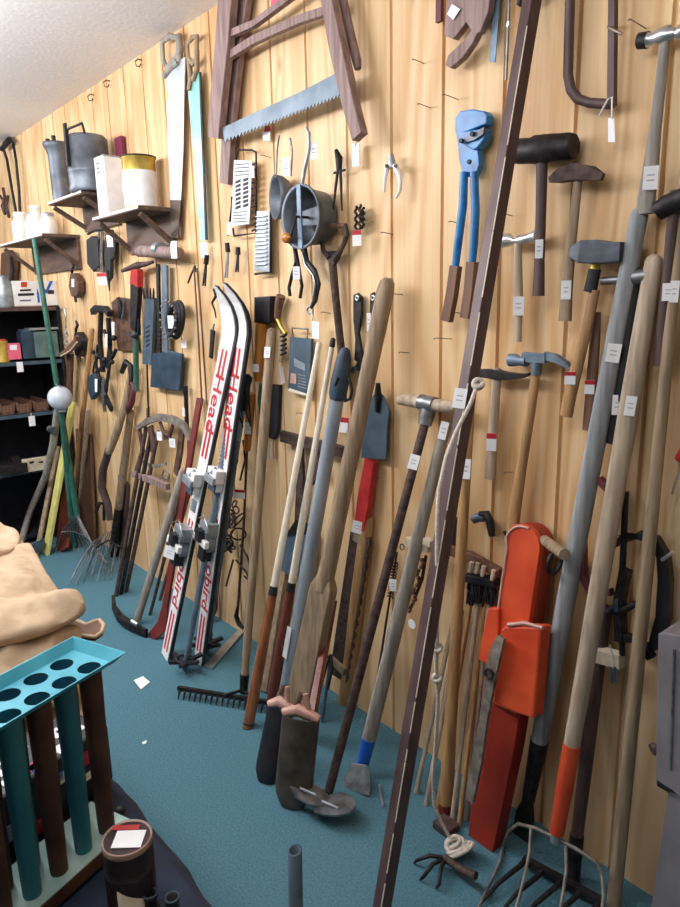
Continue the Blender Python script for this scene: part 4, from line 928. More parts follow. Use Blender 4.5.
b = t.p('blade', silver, None, 'bright blade'); b.pl(((165, 76), (176, 62), (185, 57), (183, 150), (180.5, 200), (170, 200), (166.5, 104), (169, 96)), .03, .003)
k = t.p('blade_end', bronze, b, 'rust-browned blade end'); k.pl(((170, 200), (180.5, 200), (178, 238), (171.5, 238)), .03, .003)
h = t.p('handle', greywood, None, 'whitish worn handle'); loop(h, ((162, 42), (170, 36), (178, 38), (179, 52), (174, 60), (167, 68), (163, 60)), .035, 3.2, .7); h.pt(((179, 34), (180, 48), (179, 62)), .03, (2.5, 4, 3), 8)
h.pt(((164, 76), (170, 68), (178, 62)), .035, 3, 8)
ptag(t, 174.5, 248, .035, 6, 14); t.done()
t = T('handsaw', 'teal bladed handsaw with carved wooden handle hung right of the silver saw', 'handsaw', 'handsaws hung upright')
b = t.p('blade', teals, None, 'teal painted blade'); b.pl(((188, 92), (193, 80), (199, 72), (200, 110), (205.5, 240), (200.5, 240)), .03, .003); bk = t.p('back_edge', iron, b, 'dark back edge'); bk.pl(((199, 72), (200.5, 72), (207, 240), (205, 240)), .031, .004)
h = t.p('handle', brnwood if False else oakwood, None, 'carved wooden handle'); loop(h, ((187, 44), (192, 38), (197, 36), (197, 56), (193, 64), (188, 58)), .035, 2.8, .7); h.pt(((189, 62), (191, 78), (189, 90)), .035, (2.6, 3, 2.4), 8); h.pt(((197, 50), (197, 70), (193, 80)), .035, 2.6, 8)
ptag(t, 204, 250, .035, 7, 15); t.done()
# ------------------------------------------------------------------ bracket shelves
def bshelf(label, zs, x0, x1, dp, low):
    t = T('bracket_shelf', label, 'shelf', 'wooden bracket shelves'); b = t.p('board', shelfwood, bevel=.002); b.box(((x0+x1)/2, -dp/2-.001, zs-.009), x1-x0, dp, .018)
    e = t.p('front_edge', white, b, 'pale front edge strip'); e.box(((x0+x1)/2, -dp-.002, zs-.007), x1-x0, .004, .010)
    k = t.p('back_rail', shelfwood); k.box(((x0+x1)/2, -.010, zs-.018-low/2), x1-x0-.02, .018, low)
    for x in (x0+.03, x1-.03):
        g = t.p('bracket', shelfwood, None, None, .001); g.bar([V((x, -.012, zs-low+.0)), V((x, -dp+.02, zs-.03))], .025, .02, (1, 0, 0))
    t.done()
qA, rA = P(81, 190, .2), P(48, 203, .2); qB, rB_ = P(138, 205, .18), P(93, 219, .18); qC, rC_ = P(42, 233, .212), P(0, 247, .212)
zA, zB, zC_ = qA.z, qB.z, qC.z
bshelf('bracket shelf holding the two dark grey cans, upper left', zA, rA.x, qA.x, .2, .13)
bshelf('bracket shelf under the white tins, right of the two others', zB, rB_.x, qB.x, .18, .15)
bshelf('lowest bracket shelf at far left above the black shelving', zC_, rC_.x, qC.x, .212, .17)
def cyl(name, label, cat, cx_, cy_, z0, prof, mt_, parts=(), n=28, grp=None):
    t = T(name, label, cat, grp); b = t.p('body', mt_); b.lathe((cx_, cy_, z0), (0, 0, 1), prof, n); return t, b
c = P(61, 196, .10); x1_, y1_ = c.x, -.095; r = m(c, 9.5); H1 = m(c, 58)
t, b = cyl('milk_can', 'tall dark grey can with flared rim at the shelf left end', 'can', x1_, y1_, zA, [(r*.95, 0), (r, .01), (r*.93, .03), (r*.97, H1*.8), (r*1.25, H1*.92), (r*1.4, H1*.97), (r*1.36, H1), (r*.9, H1*.99)], tincan, grp='dark grey cans on the bracket shelf')
for j in (-1, 1): k = t.p('lug', iron); k.lathe((x1_+j*r*.9, y1_-.03, zA+H1*.99), (0, 0, 1), [(.012, 0), (.012, .03)], 8)
t.done()
c = P(91, 192, .13); x2_, y2_ = c.x, -.13; r = m(c, 20); H1 = m(c, 55)
t, b = cyl('milk_can', 'wide dark grey can with bail handle on the shelf', 'can', x2_, y2_, zA, [(r*.97, 0), (r*1.03, .012), (r*.98, .03), (r, H1*.33), (r*1.03, H1*.35), (r, H1*.37), (r, H1*.9), (r*.88, H1*.95), (r*.3, H1*.99), (0, H1)], tincan, grp='dark grey cans on the bracket shelf')
k = t.p('bail', iron, None, 'dark bail handle'); k.tube([V((x2_-.09, y2_-.06, zA+H1*.93)), V((x2_-.07, y2_-.06, zA+H1*1.09)), V((x2_+.07, y2_-.04, zA+H1*1.1)), V((x2_+.09, y2_-.04, zA+H1*.93))], .006, 7); k.bar([V((x2_+.02, y2_-r-.005, zA+H1*1.1)), V((x2_+.02, y2_-r-.008, zA+H1*.4))], .022, .012, (1, 0, 0)); t.done()
dB = P(116, 212, .1).x+3.385; dC = P(141, 208, .1).x+3.17; dM = P(108, 212, .1).x+3.385
t = T('white_tin', 'tall white rectangular tin on the shelf left of the round can', 'tin', None); b = t.p('body', white, bevel=.003); b.box((-3.385+dB, -.098, zB+.13), .112, .13, .26); k = t.p('print', slate, b, 'small dark print')
for i in range(3): k.box((-3.40+dB, -.1635, zB+.235-.02*i), .035, .001, .007)
k2 = t.p('edge_seam', galv, b); k2.box((-3.385+dB, -.098, zB+.262), .115, .133, .006); t.done()
t = T('round_can', 'round can with white label and brass coloured rim on the shelf', 'can'); cx_, cy_ = -3.17+dC, -.095
b = t.p('body', brass); b.lathe((cx_, cy_, zB), (0, 0, 1), [(.075, 0), (.077, .006), (.073, .012), (.073, .212), (.077, .218), (.077, .224), (.070, .224), (.070, .215), (0, .214)], 32); k = t.p('label_wrap', white, b, 'white paper label')
k.lathe((cx_, cy_, zB+.012), (0, 0, 1), [(.0742, 0), (.0742, .15)], 32, True, False); d = t.p('rim', iron, b); d.ring((cx_, cy_, zB+.222), (0, 0, 1), .076, .004, 28)
pr = t.p('print', galv, k, 'faint grey print'); 
for i in range(4): pr.box((cx_-.045+.012*i, cy_-.063-.003*i+.0, zB+.10), .007, .002, .05)
t.done()
t = T('maroon_box', 'small purple-red box standing behind the white tin', 'box'); b = t.p(None, purpred, bevel=.002); b.box((-3.365+dM, -.018, zB+.19), .075, .022, .38); t.done()
for i, (x, y, r, h_, nm) in enumerate(((-4.86, -.10, .05, .13, 'leftmost'), (-4.74, -.13, .055, .16, 'second from left'), (-4.60, -.10, .05, .14, 'third from left'), (-4.47, -.12, .045, .17, 'fourth from left'), (-4.35, -.09, .05, .12, 'rightmost'))):
    t, b = cyl('glass_jar', 'pale frosted glass jar on the lowest bracket shelf, '+nm, 'jar', x, y, zC_, [(r*.9, 0), (r, .01), (r, h_*.75), (r*.7, h_*.88), (r*.72, h_), (r*.6, h_)], clearg, grp='frosted jars on the lowest shelf'); k = t.p('lid', white if i % 2 else galv); k.lathe((x, y, zC_+h_), (0, 0, 1), [(r*.75, 0), (r*.75, .018), (r*.7, .02)], 16); t.done()
t = T('ice_tongs', 'tall black u-shaped iron rod tongs hung at the far left above the jars', 'tongs')
b = t.p('rod', iron); b.pt(((17, 218), (12, 190), (7, 160), (3, 148), (4, 143), (9, 138), (13, 143), (16, 160), (19, 190), (20, 213)), .04, 1.4, 7); k = t.p('hinge', iron); k.pt(((2, 149), (9, 141)), .05, 2.6, 8); t.done()
t = T('iron_hooks', 'small rusty iron hooks hung at the left edge above the jars', 'hooks'); b = t.p(None, rustiron)
for q in (((3, 188), (5, 198), (2, 206), (5, 214)), ((8, 196), (6, 205), (8, 214), (9, 217)), ((0, 196), (3, 200), (4, 210))): b.pt(q, .04, 1.5, 7)
t.done()
# ------------------------------------------------------------------ left: black shelving and what stands on it
XS = -4.56
t = T('shelving_unit', 'black metal shelving unit at the far left holding tins and boards', 'shelving')
zs = (XP(30, 307, XS).z, XP(30, 361, XS).z, XP(30, 413, XS).z, XP(30, 470, XS).z, .06)
for z in zs: k = t.p('shelf', shelfblk, bevel=.002); k.box((XS-.22, -.56, z-.012), .44, 1.06, .024)
for z in zs[:4]: k = t.p('front_lip', barpaint if z == zs[0] else slate); k.box((XS+.002, -.56, z-.012), .006, 1.06, .022)
k = t.p('side_panel', shelfblk); k.box((XS-.22, -.022, zs[0]/2+.005), .44, .012, zs[0]); k = t.p('side_panel', shelfblk); k.box((XS-.22, -1.09, zs[0]/2+.005), .44, .012, zs[0])
k = t.p('back_panel', shelfblk); k.box((XS-.44, -.56, zs[0]/2+.005), .01, 1.07, zs[0]); t.done()
def xbox(t, name, mt_, px0, px1, py0, py1, dx=.1, x=None, bev=.002, par=None):
    a, c = XP(px0, py1, x or XS-.03), XP(px1, py0, x or XS-.03); k = t.p(name, mt_, par, None, bev)
    k.box(((x or XS-.03)-dx/2, (a.y+c.y)/2, (a.z+c.z)/2), dx, abs(c.y-a.y), abs(c.z-a.z)); return k
t = T('parts_tin', 'white tin with orange emblem and blue check mark on the top black shelf', 'tin')
z0 = zs[0]; k = xbox(t, 'body', white, 15, 56, 281, 306)
q = MB
def xpl(t, name, mt_, px, par, x=XS-.028): k = t.p(name, mt_, par); k.plate([XP(a, c, x) for a, c in px], .002, (-1, 0, 0)); return k
xpl(t, 'emblem', orange, ((21, 282), (27, 282), (27, 287), (21, 287)), k); xpl(t, 'check_mark', bluebox, ((43, 287), (46, 290), (50, 281), (53, 281), (47, 294), (42, 290)), k)
l1 = xpl(t, 'print', blackp, ((18, 293.5), (34, 293), (34, 295.5), (18, 296)), k); xpl(t, 'print', blackp, ((20, 289.5), (31, 289), (31, 290.8), (20, 291.3)), k); xpl(t, 'print', slate, ((20, 300), (31, 299.6), (31, 301), (20, 301.4)), k); xpl(t, 'print', blackp, ((48, 290), (54, 290), (54, 294), (48, 294)), k); xpl(t, 'wave', bluebox, ((37, 288), (39, 293), (40, 302), (38, 303), (37, 296)), k); t.done()
t = T('pitcher', 'pale grey metal pitcher at the left end of the top black shelf', 'pitcher'); c = XP(5, 305, XS-.07); b = t.p('body', galv); b.lathe((c.x, c.y, z0), (0, 0, 1), [(.05, 0), (.055, .01), (.048, .12), (.036, .17), (.04, .19), (.034, .19)], 20); h = t.p('handle', galv); h.ring((c.x+.02, c.y+.055, z0+.10), (1, 0, 0), .035, .006, 14); t.done()
t = T('kitchen_box', 'beige box edge standing right of the white tin on the top shelf', 'box'); xbox(t, 'body', chromer, 57, 60, 284, 305, .08); xbox(t, 'side', grngrey, 60, 61, 284, 305, .08); t.done()
z1 = zs[1]
t = T('yellow_tin', 'mustard yellow tin on the second black shelf', 'tin'); c = XP(3, 358, XS-.06); b = t.p('body', yeltin); b.lathe((c.x, c.y, z1), (0, 0, 1), [(.038, 0), (.04, .004), (.038, .008), (.038, .125), (.04, .13), (.03, .131)], 18); k = t.p('lid', redm); k.lathe((c.x, c.y, z1+.131), (0, 0, 1), [(.03, 0), (.03, .01)], 14); t.done()
t = T('red_pack', 'small red and white pack beside the yellow tin', 'box'); k = xbox(t, 'body', pink, 9, 20, 343, 360, .06); xpl(t, 'print', tagm, ((10, 345), (17, 345), (17, 350), (10, 350)), k); t.done()
t = T('green_box', 'grey-green metal box on the second black shelf', 'box'); k = xbox(t, 'body', grngrey, 37, 57, 331, 358, .12, XS-.01); e = xbox(t, 'lid', galv, 30, 59, 327, 330.5, .12, XS-.005); t.done()
t = T('dark_box', 'dark navy box between the red pack and grey-green box', 'box'); xbox(t, 'body', navyg, 24, 35, 331, 359, .1); xbox(t, 'lid', slate, 23, 36, 329, 332, .11); t.done()
for i, (a, nm) in enumerate(((0, 'leftmost'), (17, 'middle'), (34, 'rightmost'))):
    t = T('wood_tray', 'brown wooden tray on the third black shelf, '+nm, 'tray', 'wooden trays on the third shelf')
    y0 = XP(a, 410, XS).y; y1 = XP(a+15, 410, XS).y; k = t.p('bottom', shelfwood); k.box((XS-.17, (y0+y1)/2, zs[2]+.012), .34, y1-y0, .016)
    for yy in (y0+.006, y1-.006): w = t.p('side', brnwood); w.box((XS-.17, yy, zs[2]+.04), .34, .012, .06)
    w = t.p('front', brnwood); w.box((XS-.008, (y0+y1)/2, zs[2]+.035), .012, y1-y0-.024, .05); t.done()
t = T('pale_board', 'pale worn board with holes lying on the fourth black shelf', 'board'); k = xbox(t, 'board', kraft, 24, 50, 456, 473, .03, XS+.03); xpl(t, 'hole', blackp, ((29, 462), (34, 461), (34, 463), (30, 464)), k, XS+.032); xpl(t, 'hole', blackp, ((38, 462), (43, 461), (43, 463), (39, 463)), k, XS+.032); t.done()
t = T('steel_parts', 'small dark steel bar parts lying left on the fourth shelf', 'parts'); b = t.p(None, iron, bevel=.002); c = XP(10, 468, XS-.05)
b.box((c.x, c.y, zs[3]+.03), .2, .16, .06); b.box((c.x+.02, c.y+.03, zs[3]+.075), .08, .05, .04); t.done()
for x, y, nm, z in ((20, 367, 'white price tag tied to the second black shelf', 1), (32, 421, 'white price tag hung from the third black shelf', 2)):
    t = T('shelf_tag', nm, 'tag'); b = t.p('card', tagm); c = XP(x, y, XS+.012); b.box(c, .002, m(c, 6), m(c, 10)); k = t.p('string', strm, b); k.tube([c+V((0, 0, m(c, 4))), V((XS+.006, c.y, zs[z]))], .002, 5); t.done()
t = T('leather_holster', 'dark leather holster pieces hanging under the lowest bracket shelf', 'holster'); b = t.p('pouch', leather, None, None, .004); b.pl(((1, 253), (9, 250), (14, 258), (13, 284), (6, 290), (0, 284)), .05, .03); k = t.p('strap', blackp); k.pb(((10, 250), (12, 270), (11, 284)), .06, 2.5, .01); t.done()
# ------------------------------------------------------------------ left: poles against shelving and wall
def stick(name, label, cat, b_, tp, mt_, r, d=.03, grp=None, flat=False, top=True):
    L = Lean(b_, tp, d); t = T(name, label, cat, grp)
    if flat: k = t.p(None, mt_, None, None, .002); k.bar([L.a, L.b], mdir(L.at((b_[1]+tp[1])/2), (1, 0, 0), r*2), .018, (1, 0, 0)); t.done()
    else: pole(t, None, mt_, L, (b_[1], (b_[1]+tp[1])/2, tp[1]), (r, r, r)); t.done()
    return L
L = Lean((83, 552), (34, 238), .245)
t = T('leaf_rake', 'green handled leaf rake with fan of steel tines leaning before the black shelving', 'rake')
pole(t, 'handle', greenp, L, (515, 400, 240), (3, 2.6, 2.4)); f0 = L.at(512); cl = t.p('clamp', steel); cl.tube([L.at(516), L.at(498)], [.018, .012], 8)
for i in range(13):
    k = i/12; e = F(58+52*k, 548+22*k-10*math.sin(k*3.14), .02); tn = t.p('tine', steel); tn.tube([f0, f0.lerp(e, .55)+V((0, -.02, .02)), e+V((0, 0, .02)), e+V((.02, -.02, -.015))], .0026, 5)
cb = t.p('cross_wire', steel); cb.tube([f0.lerp(F(58+52*k/8, 548+22*k/8-10*math.sin(k/8*3.14), .02), .62)+V((0, -.02, .02)) for k in range(9)], .004, 5); t.done()
L = Lean((74, 548), (61, 404), .22)
t = T('ball_staff', 'big white ball with short neck on top of a green staff at left', 'staff'); pole(t, 'staff', greenp, L, (548, 480, 412), (2.8, 2.7, 2.5), cap=False); c = P(60, 398, .24); b = t.p('ball', milk, None, 'white ball'); b.ball(c, m(c, 12), 20); k = t.p('neck', galv); k.lathe(c+V((0, 0, -m(c, 13.5))), (0, 0, 1), [(.022, 0), (.022, .03)], 12); w = t.p('wire', steel); w.tube([c+V((-.04, 0, m(c, 13.5))), c+V((-.02, 0, m(c, 11.8))), c+V((.04, 0, m(c, 12.5)))], .004, 5); t.done()
stick('yellow_stick', 'pale yellow flat stick leaning against the wall beside the white ball', 'stick', (46, 554), (73, 402), yellowp, 2.6, .1, flat=True)
t = T('scythe_handle', 'grey curved scythe handle leaning in front of the black shelving', 'scythe'); b = t.p('snath', greywood); p0, p1 = F(16, 559), P(58, 408, .2)
b.tube([p0, P(30, 512, .27), P(46, 475, .25), P(53, 445, .22), p1], [m(p0, 3.6)]*5, 10); k = t.p('grip', steel); k.pt(((50, 429), (55, 430)), .23, 3.6, 8); t.done()
stick('grey_stick', 'second grey stick between the curved scythe handle and yellow stick', 'stick', (36, 557), (58, 448), oakwood, 2.6, .1)
t = T('blue_shovel', 'blue-grey steel blade on the carpet below the yellow stick', 'blade'); b = t.p(None, bluest, None, None, .002); b.plate([F(28, 545, .10), F(43, 538, .12), F(46, 545, .05), F(38, 556, .0), F(28, 554, .02)], .006, (.2, .6, -.7)); t.done()
stick('red_board', 'dark reddish board standing behind the green staff', 'board', (62, 552), (70, 470), redwood, 4.5, .02, flat=True)
stick('tan_pole', 'thin tan pole leaning on the wall right of the white ball, taller one', 'pole', (70, 532), (92, 330), tanwood, 2.6, .03, 'thin tan poles left')
stick('tan_pole', 'thin tan pole right of the white ball, shorter one with pale top', 'pole', (78, 530), (88, 410), palewood, 2.4, .06, 'thin tan poles left')
stick('brown_plank', 'brown plank standing behind the green staff and tan poles', 'plank', (88, 540), (84, 432), brnwood, 8, .012, flat=True)
stick('dark_plank', 'dark purple-brown narrow plank standing right of the gooseneck handle', 'plank', (122, 556), (124, 480), dkwood, 5, .012, flat=True)
t = T('gooseneck_hoe', 'grey-brown handle curving down into a dark gooseneck near the wire tines', 'hoe')
b = t.p('handle', oakwood); b.pt(((131, 372, .03), (126, 402, .06), (117, 432, .10), (109, 452, .12)), .1, (3, 3.6, 4, 4), 10); k = t.p('neck', dkwood); k.pt(((109, 450), (103, 470), (102, 488), (108, 505), (110, 520)), .12, (4, 4, 4, 3.6, 3), 10)
h_ = t.p('top_hook', iron); h_.pt(((122, 372), (126, 362), (131, 366), (131, 385)), .05, (2.5, 3, 3, 2), 8)
for q in ((96, 512), (104, 520)): w = t.p('prong', iron); w.pt(((108, 505), ((q[0]+108)/2-2, 503), q), .12, 1.6, 6)
t.done()
Lb = Lean((113, 556), (133, 392), .03); t = T('spud_tool', 'thick brown-grey handle with dark purple top hook leaning in the corner cluster', 'tool'); pole(t, 'handle', oakwood, Lb, (512, 450, 412), (4, 4, 3.6)); k = pole(t, 'socket', iron, Lb, (554, 508), (5, 4.2), cap=False); h_ = t.p('hook', maroon); h_.pt(((125, 400), (128, 410), (132, 402), (134, 386), (131, 382)), .05, (3, 3.5, 3, 2.6, 1.5), 8); t.done()
t = T('wire_rake', 'wide rake with many thin parallel steel tines spread on the carpet', 'rake')
b = t.p('frame', iron); b.tube([F(96, 548, .12), F(108, 540, .14), F(122, 548, .12)], .006, 6)
for i in range(15):
    k = i/14; a = F(95+28*k, 540-14*math.sin(k*2.2)+8*k, .14-.02*k); e = F(66+48*k, 585-6*k, .012) if i % 2 else F(72+46*k, 578-8*k, .012)
    tn = t.p('tine', steel if i % 3 else galv); tn.tube([a, a.lerp(e, .5)+V((0, 0, .02)), e], .0032, 5)
t.done()
for i, (b_, tp, nm) in enumerate((((116, 596), (146, 428), 'left one'), ((121, 594), (152, 428), 'middle one'), ((126, 592), (158, 432), 'right one'))):
    stick('iron_bar', 'thin dark iron bar in the bundle of three under the leather straps, '+nm, 'bar', b_, tp, iron if i % 2 else rustiron, 2.2, .05, 'three iron bars in a bundle')
t = T('leather_harness', 'grey leather harness straps with two white tags hung left of the skis', 'harness')
b = t.p('top_strap', greylea); b.pb(((138, 428), (148, 421), (160, 417), (174, 420), (184, 426), (191, 440)), .07, [4, 6, 7, 8, 8, 4], .02)
k = t.p('loop', leather); k.pt(((160, 422), (164, 434), (170, 436), (173, 424)), .06, 1.8, 7); k2 = t.p('pouch', leather, None, None, .003); k2.pl(((163, 430), (168, 432), (168, 440), (163, 440)), .06, .02)
for q, w in ((((139, 428), (143, 450), (136, 474)), 4), (((150, 426), (153, 440), (152, 452)), 5), (((182, 430), (180, 452), (176, 474)), 6), (((190, 440), (190, 462)), 4)): s_ = t.p('strap', leather); s_.pb(q, .06, w, .012)
s3 = t.p('middle_strap', greylea); s3.pb(((139, 459), (148, 465), (158, 466), (166, 464)), .08, 3, .01); s4 = t.p('buckle', steel); s4.pt(((164, 470), (170, 474), (168, 480), (162, 476)), .08, 1, 6, True)
ptag(t, 159.5, 436, .09, 5, 9); ptag(t, 172.5, 443, .09, 6, 9); t.done()
t = T('wood_crossbar', 'short grey-brown wooden crossbar tied below the harness straps', 'bar'); b = t.p(None, sawwood, None, None, .002); b.pb(((134, 474), (150, 479), (168, 487)), .10, [6, 7, 6], .025); t.done()
L = Lean((136, 624), (184, 468), .10)
t = T('mattock', 'mattock with grey worn handle and dark curved head on the carpet left of skis', 'mattock'); h = pole(t, 'handle', greywood, L, (620, 550, 472), (3.8, 4.2, 4))
hd = t.p('head', iron, None, None, .002); hd.bar([F(113, 596, .10), F(114, 607, .07), F(120, 618, .04), F(132, 626, .03), F(147, 634, .02)], [.012, .024, .032, .036, .05], [.014, .022, .03, .028, .012], (0, 0, 1)); e = t.p('wedge', brsteel); e.tube([F(132, 621, .06), F(138, 625, .055)], .010, 8); t.done()
stick('rust_rod', 'thin rusty rod leaning left of the white skis, outer of two', 'rod', (150, 615), (190, 458), rustiron, 1.7, .06, 'thin rusty rods by the skis')
stick('rust_rod', 'thin rusty rod nearest the white skis, inner of two', 'rod', (160, 600), (193, 480), brnwood, 1.7, .04, 'thin rusty rods by the skis')
# ------------------------------------------------------------------ left: tools hung on the wall
t = T('fire_shovel', 'black square fire shovel hung blade down in the left part of the wall', 'shovel')
b = t.p('blade', slate if False else navyg, None, None, .003); b.pl(((152, 354), (166, 350), (182, 354), (179, 391), (150, 387)), .04, .012); k = t.p('handle', iron); k.pb(((158, 264), (160, 352)), .04, 2.6, .01); k2 = t.p('channel_handle', bluest, None, 'blue-grey channel handle'); k2.pb(((165, 265), (166, 352)), .035, 5, .012)
for j in range(7): k3 = t.p('notch', blackp); k3.pl(((158, 318+4.6*j), (161, 319+4.6*j), (160, 322+4.6*j), (157, 321+4.6*j)), .05, .004)
t.done()
t = T('wood_roller', 'grey wooden roller with white tag hung under the tin shelf', 'roller'); b = t.p('roller', sawwood); b.pt(((139, 252), (142, 251), (178, 253), (180, 253)), .06, (5, 6, 6, 5), 12); c = t.p('collar', galv); c.pt(((157, 249), (161, 249)), .06, (7, 7), 10); ptag(t, 174, 251, .09, 6, 15); t.done()
t = T('slotted_plate', 'slate grey slotted metal tool with spiked top hung beside the fire shovel', 'tool'); b = t.p('plate', grngrey if False else slate, None, None, .002); b.pl(((145, 298), (154, 298), (151, 365), (142, 364)), .04, .015); 
for j in range(5): k = t.p('slot', blackp, b); k.pl(((146, 327+4.5*j), (149.5, 325+4.5*j), (149.5, 327+4.5*j), (146, 329+4.5*j)), .041, .002)
for j in range(4): k = t.p('spike', iron); k.pt(((145+2.8*j, 299), (143.5+3.4*j, 292), (144+3.2*j, 288)), .04, (1.2, 1, .5), 6)
rod = t.p('rod', iron); rod.pt(((147, 364), (148, 400), (149, 420)), .03, .9, 6); t.done()
t = T('wire_spring', 'small coil spring hung above the harness straps', 'spring'); b = t.p(None, iron); b.tube([P(148+1.6*math.cos(i*.7), 408+.22*i, .03+.006*math.sin(i*.7)) for i in range(60)], .003, 5); t.done()
t = T('red_mattock', 'dark pick tool with red painted neck and green handle hung upside down', 'pick'); hd = t.p('head', rustiron); hd.pt(((122, 271), (130, 268), (138, 265), (146, 264), (153, 262)), .06, (1.6, 2.6, 3.4, 2.6, 1.4), 8)
k = t.p('neck', redp, None, 'red painted neck'); k.pb(((137, 268), (136.5, 285)), .05, [7, 9], .03); b = t.p('body', iron); b.pb(((136.5, 284), (135, 330)), .05, [9, 6], .025); h = t.p('handle', greenp, None, 'green handle'); h.pt(((136, 328), (136, 360), (136.5, 391)), .04, (3, 2.8, 2.4), 8); j = t.p('lever', blackp); j.pt(((139, 320), (139, 334), (132, 336), (129, 333)), .06, (1.6, 2, 1.8, 1.4), 7); t.done()
t = T('leather_sheet', 'brown leather sheet with black tool clipped on, hung behind the green handled pick', 'leather'); b = t.p('sheet', leather, None, None, .003); b.pl(((111, 302), (118, 297), (131, 299), (134, 320), (138, 351), (118, 351), (114, 330)), .02, .012); k = t.p('clip', iron); k.pt(((118, 298), (121, 308), (120, 318)), .04, (2, 3, 1.6), 8); r_ = t.p('clip', steel); r_.pt(((124, 298), (124, 310), (122, 318)), .04, (1.4, 1.6, 1.2), 7); t.done()
t = T('strap_coil', 'coiled dark leather collar strap with white tag hung by the fire shovel', 'strap'); c = P(177, 320, .05); b = t.p('coil', blackr); 
for k in range(3): b.ring(c+V((0, -.012*k, 0)), (-.15, -1, .1), m(c, 19-1.5*k), .012, 26, 8, .8)
st = t.p('studs', steel)
for i in range(16): q = i*math.tau/16; st.ball(c+V((math.cos(q)*m(c, 16), -.045, math.sin(q)*m(c, 19))), .006, 6)
ptag(t, 171, 322, .09, 6, 13); ptag(t, 184, 344, .03, 5, 8); t.done()
t = T('lock_cases', 'cluster of black lock cases with red lettered tag hung under the can shelf', 'locks'); b = t.p('case', blackp, None, None, .004); b.pl(((86, 240), (91, 236), (97, 238), (99, 266), (93, 272), (87, 264)), .06, .03); k = t.p('case', blackp, None, None, .003); k.pl(((105, 234), (111, 236), (110, 278), (107, 282), (104, 260)), .05, .02); k = t.p('case', iron, None, None, .003); k.pl(((110, 240), (116, 238), (114, 258), (110, 260)), .06, .02)
for x in (99, 101.5, 103): w = t.p('strap', greylea); w.pt(((x, 232), (x-1, 255), (x, 272)), .05, .9, 6)
r_ = t.p('hanger', iron); r_.pt(((88, 234), (94, 231), (104, 230), (113, 231)), .04, 1.3, 6); sp = t.p('spike', iron); sp.pt(((108, 270), (109, 284), (109.5, 291)), .05, (1.6, 1.2, .5), 6)
ptag(t, 110, 241, .09, 6, 12); ptag(t, 102, 279, .07, 9, 12, red=True); t.done()
for x, y, nm, cl in ((72, 268, 'small brown pulley block with white label hung right of the black shelving', leather), (76, 327, 'dark pulley block with white label hung below the small brown pulley', blackp)):
    t = T('pulley_block', nm, 'pulley'); h = t.p('hook', iron); h.pt(((x, y-6), (x+1.5, y-2), (x, y+2), (x, y+8)), .04, (1, 1.6, 1.4, 1.2), 7); b = t.p('shell', cl, None, None, .002); b.pl(((x-2, y+6), (x+2, y+5), (x+6, y+14), (x+6, y+24), (x+3, y+30), (x-1, y+28), (x-3.5, y+18)), .05, .035); k = t.p('label_card', tagm, b); k.pl(((x-.5, y+11), (x+2, y+11), (x+2, y+19), (x-.5, y+19)), .053, .002); tl = t.p('tail', iron); tl.pt(((x+3, y+28), (x+4, y+34)), .05, 1.4, 6); t.done()
t = T('steel_hook_chain', 'pale steel hook and links hung at the right edge of the black shelving', 'hook'); b = t.p('hook', brsteel); b.pt(((61, 312), (62, 308), (65, 309), (66, 318), (66, 328)), .06, 1, 6); l2 = t.p('links', galv)
for j in range(4): l2.ring(P(66, 331+4*j, .06), (j % 2, -1+.6*(j % 2), 0), .012, .004, 10)
t.done()
t = T('leather_boot', 'dark brown curled leather boot hung left of the iron trap cluster', 'boot'); b = t.p('shaft', leather); b.pt(((70, 352), (70, 375), (69, 398)), .05, (7, 5.5, 6), 10, False, .5); k = t.p('flap', brnwood); k.pb(((61, 355), (69, 350), (76, 342), (77, 336)), .09, [3, 6, 6, 3], .02); e = t.p('edge', kraft, k); e.pt(((61, 356), (70, 351), (77, 342)), .105, .8, 6); t.done()
t = T('trap_cluster', 'cluster of black iron traps and hooks hung left of the leather sheet', 'traps'); rt = random.Random(4)
b = t.p('bracket', blackp, None, None, .002); b.pb(((93, 312), (97, 308), (106, 309), (110, 314)), .07, 6, .03)
for q, r_ in ((((101, 312), (100, 340), (103, 372)), 2.6), (((108, 318), (110, 345), (108, 368)), 2.4), (((104, 330), (111, 352), (106, 392)), 1.8), (((97, 372), (104, 366), (112, 358), (116, 350)), 2), (((98, 345), (96, 365), (100, 380)), 1.6)): k = t.p('bar', iron); k.pt(q, .06, r_, 7)
for x, y, r_ in ((114, 338, 3), (98, 356, 3.4), (105, 360, 3.2), (112, 362, 2.6), (93, 352, 2.4)): k = t.p('knob', iron); k.ball(P(x, y, .07), m(P(x, y, .07), r_), 10)
for x, y in ((106, 340), (96, 385), (113, 328)): k = t.p('label_card', tagm); k.pl(((x-1.2, y-6), (x+1.2, y-6), (x+1, y+7), (x-1, y+7)), .085, .002)
t.done()
t = T('blue_pouch', 'small blue-grey pouch hung low beneath the iron trap cluster', 'pouch'); b = t.p('pouch', navyg, None, None, .004); b.pl(((88, 377), (93, 372), (97, 380), (96, 394), (91, 400), (88, 392)), .05, .03); k = t.p('strap', blackp); k.pt(((93, 372), (95, 362)), .05, 1.2, 6); t.done()
t = T('iron_shears', 'dark iron shears hung right of the blue-grey pouch', 'shears'); b = t.p('blade', iron); b.pb(((100, 378), (105, 396), (112, 410)), .05, [4, 5, 3], .015); k = t.p('blade', steel); k.pb(((104, 378), (103, 398), (105, 412)), .06, [3, 4, 2], .01); t.done()
t = T('rod_pair', 'pair of long thin brown rods hung left of the ski tips', 'rods')
for q in (((194, 268), (198, 330), (202, 405)), ((197, 268), (202, 330), (207, 405))): b = t.p('rod', brnwood); b.pt(q, .03, .9, 6)
h = t.p('hook', iron); h.pt(((188, 283), (191, 275), (195, 266), (196, 272)), .03, 1, 6); t.done()
